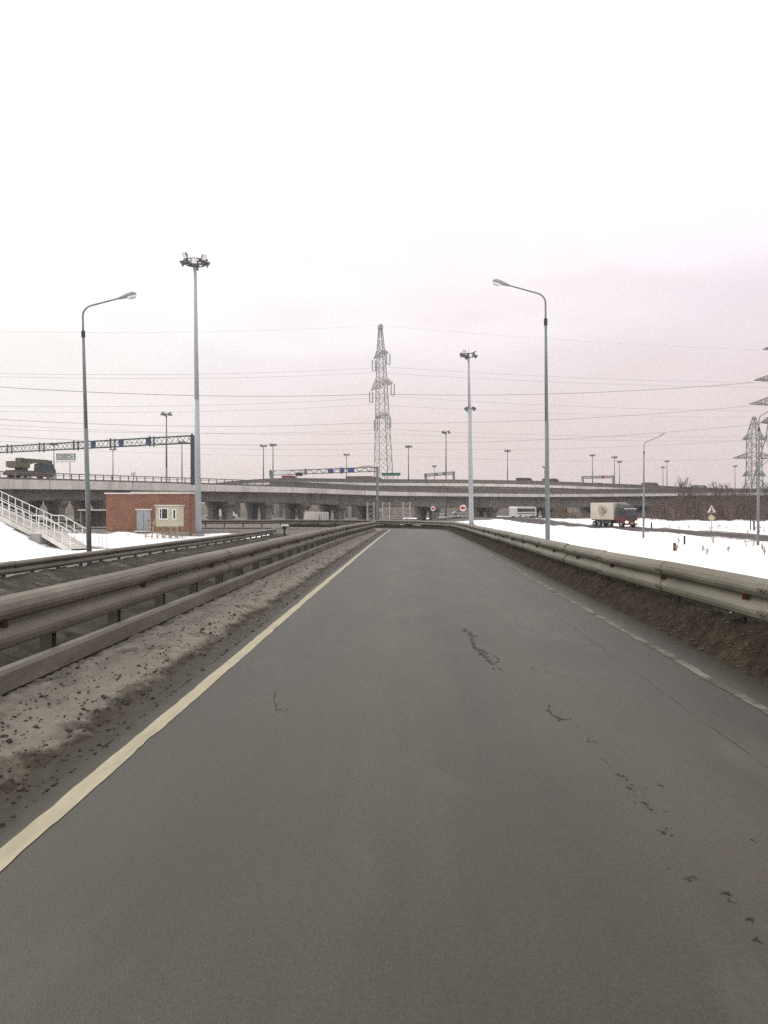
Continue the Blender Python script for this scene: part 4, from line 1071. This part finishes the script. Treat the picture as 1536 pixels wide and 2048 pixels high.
# ------------------------------------------------------------------ vehicles (local: +x forward, y left, z up)
def wheel(parent, x, y, r, w=.28):
    t = MB().cyl((x, y - w / 2, r), (x, y + w / 2, r), r, n=14).build('wheel', rubber, parent)
    s = 1 if y > 0 else -1
    MB().cyl((x, y + s * (w / 2 - .02), r), (x, y + s * (w / 2 + .02), r), r * .55, n=10).build('rim', grey, t)
def place(o, p, d):
    o.location = p; o.rotation_euler = (0, 0, math.atan2(d.y, d.x)); return o
def lorry(label, cabm, boxm, L_=13.5, lights=False, emblem=False, group=None):
    o = empty('lorry', (0, 0, 0), label, 'lorry', group)
    # trailer occupies x from -L_ to -.9 ; cab from -1.6+... front at x=+1.7
    bx = MB().box((-L_ / 2 - .55, 0, 2.55), (L_ - .9, 2.5, 2.75)).build('box_body', boxm, o, bevel=.05)
    MB().box((-L_ / 2 - .55, 0, 1.12), (L_ - 1.0, 2.1, .12)).box((-L_ / 2, -.5, .98), (L_ - .6, .14, .2)).box((-L_ / 2, .5, .98), (L_ - .6, .14, .2)).build('chassis', darkm, o)
    for x in (-L_ + .9, -L_ + 2.2, -2.0, .85):
        for y in (-1.05, 1.05): wheel(o, x, y, .50, .36)
    MB().box((-L_ * .48, -1.1, .8), (3.0, .06, .5)).box((-L_ * .48, 1.1, .8), (3.0, .06, .5)).build('side_guard', darkm, o)
    MB().prism([(-.55, .75), (1.72, .55), (1.78, 1.05), (1.745, 1.72), (-.55, 1.72)], -1.22, 1.22).build('cab', cabm, o, bevel=.04)
    MB().prism([(-.55, 1.722), (1.742, 1.722), (1.46, 2.95), (1.25, 3.15), (-.55, 3.2)], -1.22, 1.22, fn=lambda x, z: .10 if z > 2.5 else 0).build('cab_top', tealm if lights else cabm, o, bevel=.04)
    MB().prism([(-.5, 3.19), (1.15, 3.15), (.75, 3.55), (-.5, 3.85)], -1.05, 1.05, fn=lambda x, z: .15 if z > 3.4 else 0).build('roof_deflector', tealm if lights else cabm, o, bevel=.04)
    # windscreen, proud of the slanted front
    rot = Vector((1.46 - 1.74, 0, 2.95 - 1.75)).normalized(); ang = math.atan2(1.46 - 1.74, 2.95 - 1.75)
    ry = Matrix.Rotation(ang, 3, 'Y')
    MB().box((1.617, 0, 2.35), (.03, 2.05, 1.05), m=ry).build('windscreen', glass, o)
    MB().box((1.60, 0, 2.93), (.28, 2.2, .13)).build('sun_visor', cabm if not lights else whited, o)  # white on the oncoming lorry paints in sky reflections at the windscreen top
    for s in (-1, 1):
        MB().box((.75, s * 1.185, 2.25), (.85, .05, .85)).build('side_window', glass, o)
        MB().box((1.55, s * 1.45, 2.35), (.12, .22, .75)).build('mirror', darkm, o)
        h = MB().box((1.87, s * .93, .86), (.06, .40, .26), m=None).build('headlight', lamp_on if lights else white, o)
    MB().box((1.78, 0, 1.42), (.05, 1.7, .42)).box((1.80, 0, 1.0), (.05, 1.1, .25)).build('grille', darkm, o)
    MB().box((1.72, 0, .56), (.22, 2.44, .34)).build('bumper', cabm, o, bevel=.03)
    MB().box((1.84, 0, .66), (.02, .52, .11)).build('number_plate', white, o)
    if emblem:
        for s in (-1, 1):
            m = MB(); n = 22; vs = []
            rr = random.Random(4)
            for i in range(n):
                a = 2 * math.pi * i / n; r = .85 * (1 + .10 * math.sin(3 * a + .6) + rr.uniform(-.05, .05)); vs.append((-L_ * .55 + 1.5 * r * math.cos(a), s * 1.256, 2.62 + 1.0 * r * math.sin(a)))
            m.add(vs, [tuple(range(n))]).build('emblem', logo, bx)
            m = MB()
            for k in range(4): m.box((-L_ * .55 + rr.uniform(-.9, .9), s * 1.259, 2.3 + k * .22), (rr.uniform(.5, 1.1), .004, .12))
            m.build('emblem_strokes', brownb, bx)
    return o
o = lorry('oncoming lorry with dark red cab, lit headlights and white box on the side road', redcab, M('box_cream', (.50, .46, .40), .6, .08, .6, col2=(.42, .37, .31), thr=.62), 7.0, True, True)
p = at(1248, 1000, 132); p.z = terrain(p.x, p.y, False) + .1
place(o, p, Vector((.40, -.915, 0)))

def crane_lorry():
    o = empty('crane_lorry', (0, 0, 0), 'mobile crane lorry with folded boom and blue cab on the left overpass', 'crane lorry')
    MB().box((-.4, 0, 1.15), (8.6, 2.4, .5)).box((-1.6, 0, 1.55), (5.4, 2.3, .35)).build('chassis', brownb, o, bevel=.04)
    for x in (-3.2, -1.9, 2.9):
        for y in (-1.05, 1.05): wheel(o, x, y, .55, .35)
    cab = [(1.6, 1.4), (4.1, 1.3), (4.2, 1.9), (3.95, 2.25), (3.65, 3.05), (1.7, 3.1)]
    c = MB().prism(cab, -1.2, 1.2, fn=lambda x, z: .12 if z > 2.6 else 0).build('cab', cabblue, o, bevel=.05)
    for s in (-1, 1): MB().box((2.9, s * 1.165, 2.52), (1.1, .06, .62)).build('side_window', glass, c)
    MB().box((3.85, 0, 2.62), (.05, 2.0, .65), m=Matrix.Rotation(-.36, 3, 'Y')).build('windscreen', glass, c)
    MB().cyl((-2.1, 0, 1.7), (-2.1, 0, 2.15), 1.0, n=16).build('slewing_ring', darkm, o)
    t = MB().box((-2.6, 0, 2.5), (2.6, 2.1, .75)).box((-3.9, 0, 2.7), (.6, 2.2, .95)).prism([(-3.3, 2.85), (-1.3, 2.85), (-1.5, 3.6), (-3.1, 3.75)], -1.0, -.2).build('turret', cranem, o, bevel=.04)
    MB().box((-2.3, -.605 - .42, 3.25), (1.2, .05, .5)).build('operator_window', glass, t)
    bm_ = MB().box((.55, .35, 3.45), (6.6, .55, .62)).box((3.9, .35, 3.45), (.9, .42, .45)).build('boom', cranem, o, bevel=.03)
    MB().box((4.5, .35, 3.35), (.35, .5, .7)).build('boom_head', darkm, bm_)
    MB().cyl((-1.2, .35, 2.6), (.9, .35, 3.2), .13, n=8).build('lift_cylinder', grey, o)
    MB().cyl((4.4, .35, 3.0), (4.45, .3, 2.2), .04, n=5).box((4.5, .3, 2.0), (.35, .3, .4)).build('hook', darkm, o)
    return o
p, d, rt = on_deck(NPX, NEAR, 96, -3.5); p.z -= .2
place(crane_lorry(), p, d)

def car(label, bm_, kind='car', group='vehicles on the overpasses'):
    o = empty('parked_car' if kind == 'p' else 'car', (0, 0, 0), label, 'car', group)
    MB().prism([(-2.1, .3), (2.1, .28), (2.15, .62), (1.95, .85), (1.05, .98), (-1.9, 1.02), (-2.15, .8)], -.87, .87).build('body', bm_, o, bevel=.05)
    MB().prism([(-1.7, 1.0), (.95, .98), (.25, 1.44), (-1.1, 1.46)], -.82, .82, fn=lambda x, z: .14 if z > 1.2 else 0).build('windows', glass, o)
    MB().prism([(-1.15, 1.44), (.3, 1.42), (.2, 1.5), (-1.05, 1.52)], -.68, .68).build('roof', bm_, o)
    for x in (-1.3, 1.3):
        for y in (-.78, .78): wheel(o, x, y, .31, .2)
    return o
def van(label, bm_, group='vehicles on the overpasses'):
    o = empty('van', (0, 0, 0), label, 'van', group)
    MB().prism([(-2.8, .35), (2.7, .33), (2.75, .95), (2.1, 1.25), (1.55, 2.05), (1.2, 2.3), (-2.8, 2.35)], -.98, .98, fn=lambda x, z: .08 if z > 1.6 else 0).build('body', bm_, o, bevel=.05)
    MB().box((1.9, 0, 1.62), (.04, 1.6, .75), m=Matrix.Rotation(-.6, 3, 'Y')).build('windscreen', glass, o)
    for s in (-1, 1): MB().box((1.0, s * .945, 1.65), (.9, .06, .55)).build('side_window', glass, o)
    for x in (-1.8, 1.8):
        for y in (-.86, .86): wheel(o, x, y, .36, .24)
    return o
def on(PXs, Ps, o, px, lat, rev=False, dz=-.2):
    p, d, rt = on_deck(PXs, Ps, px, lat); p.z += dz
    return place(o, p, -d if rev else d)
VC = {n: M('paint_' + n, c, .35, .1, 1) for n, c in dict(red=(.32, .03, .03), dark=(.05, .05, .055), white=(.7, .7, .7), maroon=(.16, .03, .04), silver=(.38, .39, .4), grey=(.18, .18, .19), brown=(.12, .09, .07), ochre=(.16, .115, .06)).items()}
VG = 'vehicles on the overpasses'
def squash(o, k): o.scale = k; return o
on(UPX, UP, van('red van at the left end of the higher overpass', VC['maroon']), 566, -5)
squash(on(UPX, UP, lorry('long low dark lorry on the higher overpass, left of the central pylon', VC['brown'], VC['brown'], 9, group=VG), 742, -6), (1, .9, .62))
on(UPX, UP, van('boxy dark van on the higher overpass, left of the tall right lamp', VC['dark']), 1056, -5)
on(UPX, UP, van('dark van on the higher overpass just right of the tall lamp', VC['dark']), 1112, -5)
on(UPX, UP, car('grey car on the higher overpass right behind the dark van', VC['grey']), 1135, -5)
on(UPX, UP, van('brown van on the higher overpass left of the bare trees', VC['brown']), 1316, -4)
on(UPX, UP, van('lone distant van on the higher overpass above the thicket', VC['grey']), 1420, -5)
on(UPX, UP, car('red car on the higher overpass below the right portal gantry', VC['maroon']), 1205, -2)
for px, n, kind, lab in ((790, 'dark', 'car', 'dark car on the curved overpass beside the pylon foot'), (824, 'maroon', 'car', 'maroon car on the curved overpass just right of the pylon'), (858, 'brown', 'car', 'brown car on the curved overpass left of the arrow sign'), (884, 'red', 'car', 'bright red car on the curved overpass above the arrow signs'),
                         (918, 'silver', 'car', 'pale car on the curved overpass left of the double mast'), (955, 'silver', 'car', 'silver car on the curved overpass right of the double mast'), (975, 'maroon', 'car', 'second maroon car, on the curved overpass right of the double mast'), (1010, 'dark', 'car', 'dark car on the curved overpass above the white coach')):
    on(NPX, NEAR, (car if kind == 'car' else van)(lab, VC[n]), px, -7.0, dz=-.2)

def coach(label):
    o = empty('coach', (0, 0, 0), label, 'coach')
    MB().prism([(-5.6, .4), (5.5, .4), (5.65, 1.3), (5.35, 2.9), (5.0, 3.15), (-5.5, 3.15), (-5.65, 2.9)], -1.25, 1.25).build('body', white, o, bevel=.08)
    for s in (-1, 1): MB().box((-.2, s * 1.265, 2.2), (9.8, .05, .95)).build('side_windows', glass, o); MB().box((-.2, s * 1.262, 1.2), (10, .04, .22)).build('green_stripe', green, o)
    MB().box((5.56, 0, 2.1), (.06, 2.2, 1.2), m=Matrix.Rotation(-.18, 3, 'Y')).build('windscreen', glass, o)
    for x in (-3.4, 3.6):
        for y in (-1.1, 1.1): wheel(o, x, y, .48, .3)
    return o
p = at(1046, 1031, 191); p.z = terrain(p.x, p.y, False) + .05; co_ = coach('white coach with dark windows under the overpass beyond the snow'); place(co_, p, Vector((.62, .78, 0))); co_.scale = (.8, .8, .8)
UG = 'vehicles under the overpass'
for px, py, D, d, mk, lab in ((839, 1034, 262, (.5, .9), lambda l: van(l, VC['white'], UG), 'white van below the overpass left of the left arrow sign'),
                           (882, 1032, 268, (1, .4), lambda l: car(l, VC['white'], UG), 'white car below the overpass between the two arrow signs'),
                           (918, 1031, 272, (1, .3), lambda l: car(l, VC['silver'], UG), 'silver car below the overpass behind the right arrow sign'),
                           (1122, 1022, 205, (.5, .8), lambda l: van(l, VC['ochre'], UG), 'orange van beneath the overpass behind the tall lamp'),
                           (452, 1040, 205, (1, .5), lambda l: van(l, VC['white'], UG), 'white van glimpsed under the left overpass'),
                           (425, 1036, 215, (-1, -.3), lambda l: car(l, VC['silver'], UG), 'silver car glimpsed under the left overpass')):
    p = at(px, py, D); p.z = terrain(p.x, p.y, False) + .05; place(mk(lab), p, Vector((*d, 0)))

# ------------------------------------------------------------------ signs and posts
def arrow_sign(label, px, py, D, s, zb):
    c = at(px, py, D); root = empty('arrow_sign', (c.x, D, zb), label, 'road sign', 'red arrow signs outside the bend')
    n = 8; m = MB(); m.prism([(c.x + s * math.cos(math.pi / 8 + k * math.pi / 4), c.z + s * math.sin(math.pi / 8 + k * math.pi / 4)) for k in range(n)], D - .03, D + .03); m.build('panel', whited, root)
    a = s * .88; poly = [(-a, 0), (.05 * a, a * .85), (.05 * a, a * .4), (a * .8, a * .4), (a * .8, -a * .4), (.05 * a, -a * .4), (.05 * a, -a * .85)]
    MB().prism([(c.x + x, c.z + z) for x, z in poly], D - .045, D - .032).build('arrow', red, root)
    MB().cyl((c.x, D + .07, zb), (c.x, D + .07, c.z + s * .6), .035, n=6).build('post', poleg, root)
arrow_sign('smaller white sign with red left arrow behind the far guardrail', 866, 1017, 108, .32, -1.1)
arrow_sign('larger white sign with red left arrow beside the double cluster mast', 926, 1016, 96, .39, -1.1)
arrow_sign('red arrow sign in front of the piers at the left road bend', 761, 1020, 108, .22, -1.1)
# triangle warning sign with a priority diamond under it
D = 92; c = at(1423, 1020, D); zb = -1.6
wsred = M('sign_red_faded', (.22, .05, .05), .5, .1, 2)
ws = empty('warning_sign', (c.x, D, zb), 'red bordered triangular warning sign above a pale diamond beside the side road', 'road sign')
s = .62
tri = lambda k: [(c.x - s * k, c.z - s * .58 * k), (c.x + s * k, c.z - s * .58 * k), (c.x, c.z + s * 1.15 * k)]
MB().prism(tri(1), D - .02, D + .02).build('border', wsred, ws); MB().prism(tri(.76), D - .034, D - .022).build('panel', white, ws)
MB().cyl((c.x - .03, D - .045, c.z - .24), (c.x + .0, D - .045, c.z + .12), .055, n=6).cyl((c.x, D - .045, c.z + .16), (c.x, D - .045, c.z + .28), .06, n=6).cyl((c.x, D - .045, c.z), (c.x + .16, D - .045, c.z - .2), .04, n=5).cyl((c.x - .03, D - .045, c.z - .1), (c.x - .17, D - .045, c.z - .22), .04, n=5).build('walking_figure', blackm, ws)
q = at(1423, 1036, D); MB().prism([(q.x - .42, q.z), (q.x, q.z - .42), (q.x + .42, q.z), (q.x, q.z + .42)], D - .02, D + .02).build('diamond_plate', whited, ws)
MB().prism([(q.x - .26, q.z), (q.x, q.z - .26), (q.x + .26, q.z), (q.x, q.z + .26)], D - .032, D - .022).build('diamond_centre', yellow, ws)
MB().cyl((c.x, D + .06, zb), (c.x, D + .06, c.z + .4), .04, n=6).build('post', poleg, ws)
def marker(label, px, py0, py1, z, wid=.17):
    b = gr(px, py1, z); D = b.y; h = (py1 - py0) * D / FPX; root = empty('marker_post', (b.x, D, z), label, 'marker post', 'short dark posts in the snow')
    MB().box((b.x, D, z + h * .42), (wid, wid * .7, h * .9 + .3), .2).build('post', blackm, root, bevel=.015); MB().box((b.x, D, z + h * .94), (wid * 1.12, wid * .8, h * .1), .2).build('cap', reflm, root)
marker('nearer short black post in the snow behind the right guardrail', 1349, 1088, 1102, -1.5)
marker('farther slim black post in the snow, right of the nearer one', 1369, 1073, 1090, -1.5, .14)
marker('small dark post at the verge beside the lorry', 1303, 1045, 1057, -1.4, .2)
marker('left one of two posts in front of the thicket at the right edge', 1501, 1042, 1058, -1.3, .14)
marker('right one of two posts in front of the thicket at the right edge', 1508, 1042, 1059, -1.3, .2)
# white capped lantern post behind the left guardrail
p = gr(569, 1076, -.8); lm = empty('marker_lantern', (p.x, p.y, -1), 'small dark post with a white cap behind the left guardrail', 'marker post')
MB().cyl((p.x, p.y, -1.1), (p.x, p.y, .15), .09, n=8).build('post', darkm, lm); MB().box((p.x, p.y, .02), (.34, .3, .22)).build('lantern', glass, lm, bevel=.03); MB().prism([(p.x - .33, .14), (p.x + .33, .14), (p.x + .22, .27), (p.x - .2, .27)], p.y - .25, p.y + .25).build('cap', white, lm)

# dry weeds poking out of the snow
def weed(loc, h, seed):
    rnd = random.Random(seed); m = MB(); b = Vector(loc)
    for _ in range(12):
        a = rnd.uniform(0, 6.28); r = rnd.uniform(.05, .4) * h; e = b + Vector((math.cos(a) * r, math.sin(a) * r, h * rnd.uniform(.5, 1))); m.cyl(b, e, .012, .005, 3, False)
        for k in range(3): q = b.lerp(e, rnd.uniform(.5, 1)); m.cyl(q, q + Vector((rnd.gauss(0, .08), rnd.gauss(0, .08), .1)), .012, .004, 3, False)
    o = m.build('weed_clump', weedm, org=loc); return tag(o, 'dry straw coloured weed clump poking out of the snow on the right', 'weeds', 'dry weeds in the snow field')
rnd = random.Random(31)
for i in range(34):
    px = rnd.uniform(1310, 1530); D = rnd.choice((rnd.uniform(97, 140), rnd.uniform(55, 75), rnd.uniform(100, 140))); p = at(px, 1000, D)
    if poly_dist(TA, p.x, p.y) < 4.5: continue
    weed((p.x, p.y, terrain(p.x, p.y) - .03), rnd.uniform(.35, 1.0), i)

# ------------------------------------------------------------------ winter haze
hm = bpy.data.materials.new('haze_air'); hm.use_nodes = True
hn = hm.node_tree.nodes; hn.clear(); pv = hn.new('ShaderNodeVolumePrincipled'); ho = hn.new('ShaderNodeOutputMaterial')
pv.inputs['Color'].default_value = (.95, .88, .90, 1); pv.inputs['Density'].default_value = .0003; pv.inputs['Anisotropy'].default_value = .2
hm.node_tree.links.new(pv.outputs[0], ho.inputs['Volume'])
hz_ = MB().box((0, 2300, 36), (8400, 5800, 82)).build('haze', hm); tag(hz_, 'thin pale winter haze over the whole interchange', 'haze', kind='stuff')

# ------------------------------------------------------------------ render settings
sc.render.resolution_x, sc.render.resolution_y = 768, 1024
sc.cycles.use_denoising = False
sc.cycles.max_bounces = 6
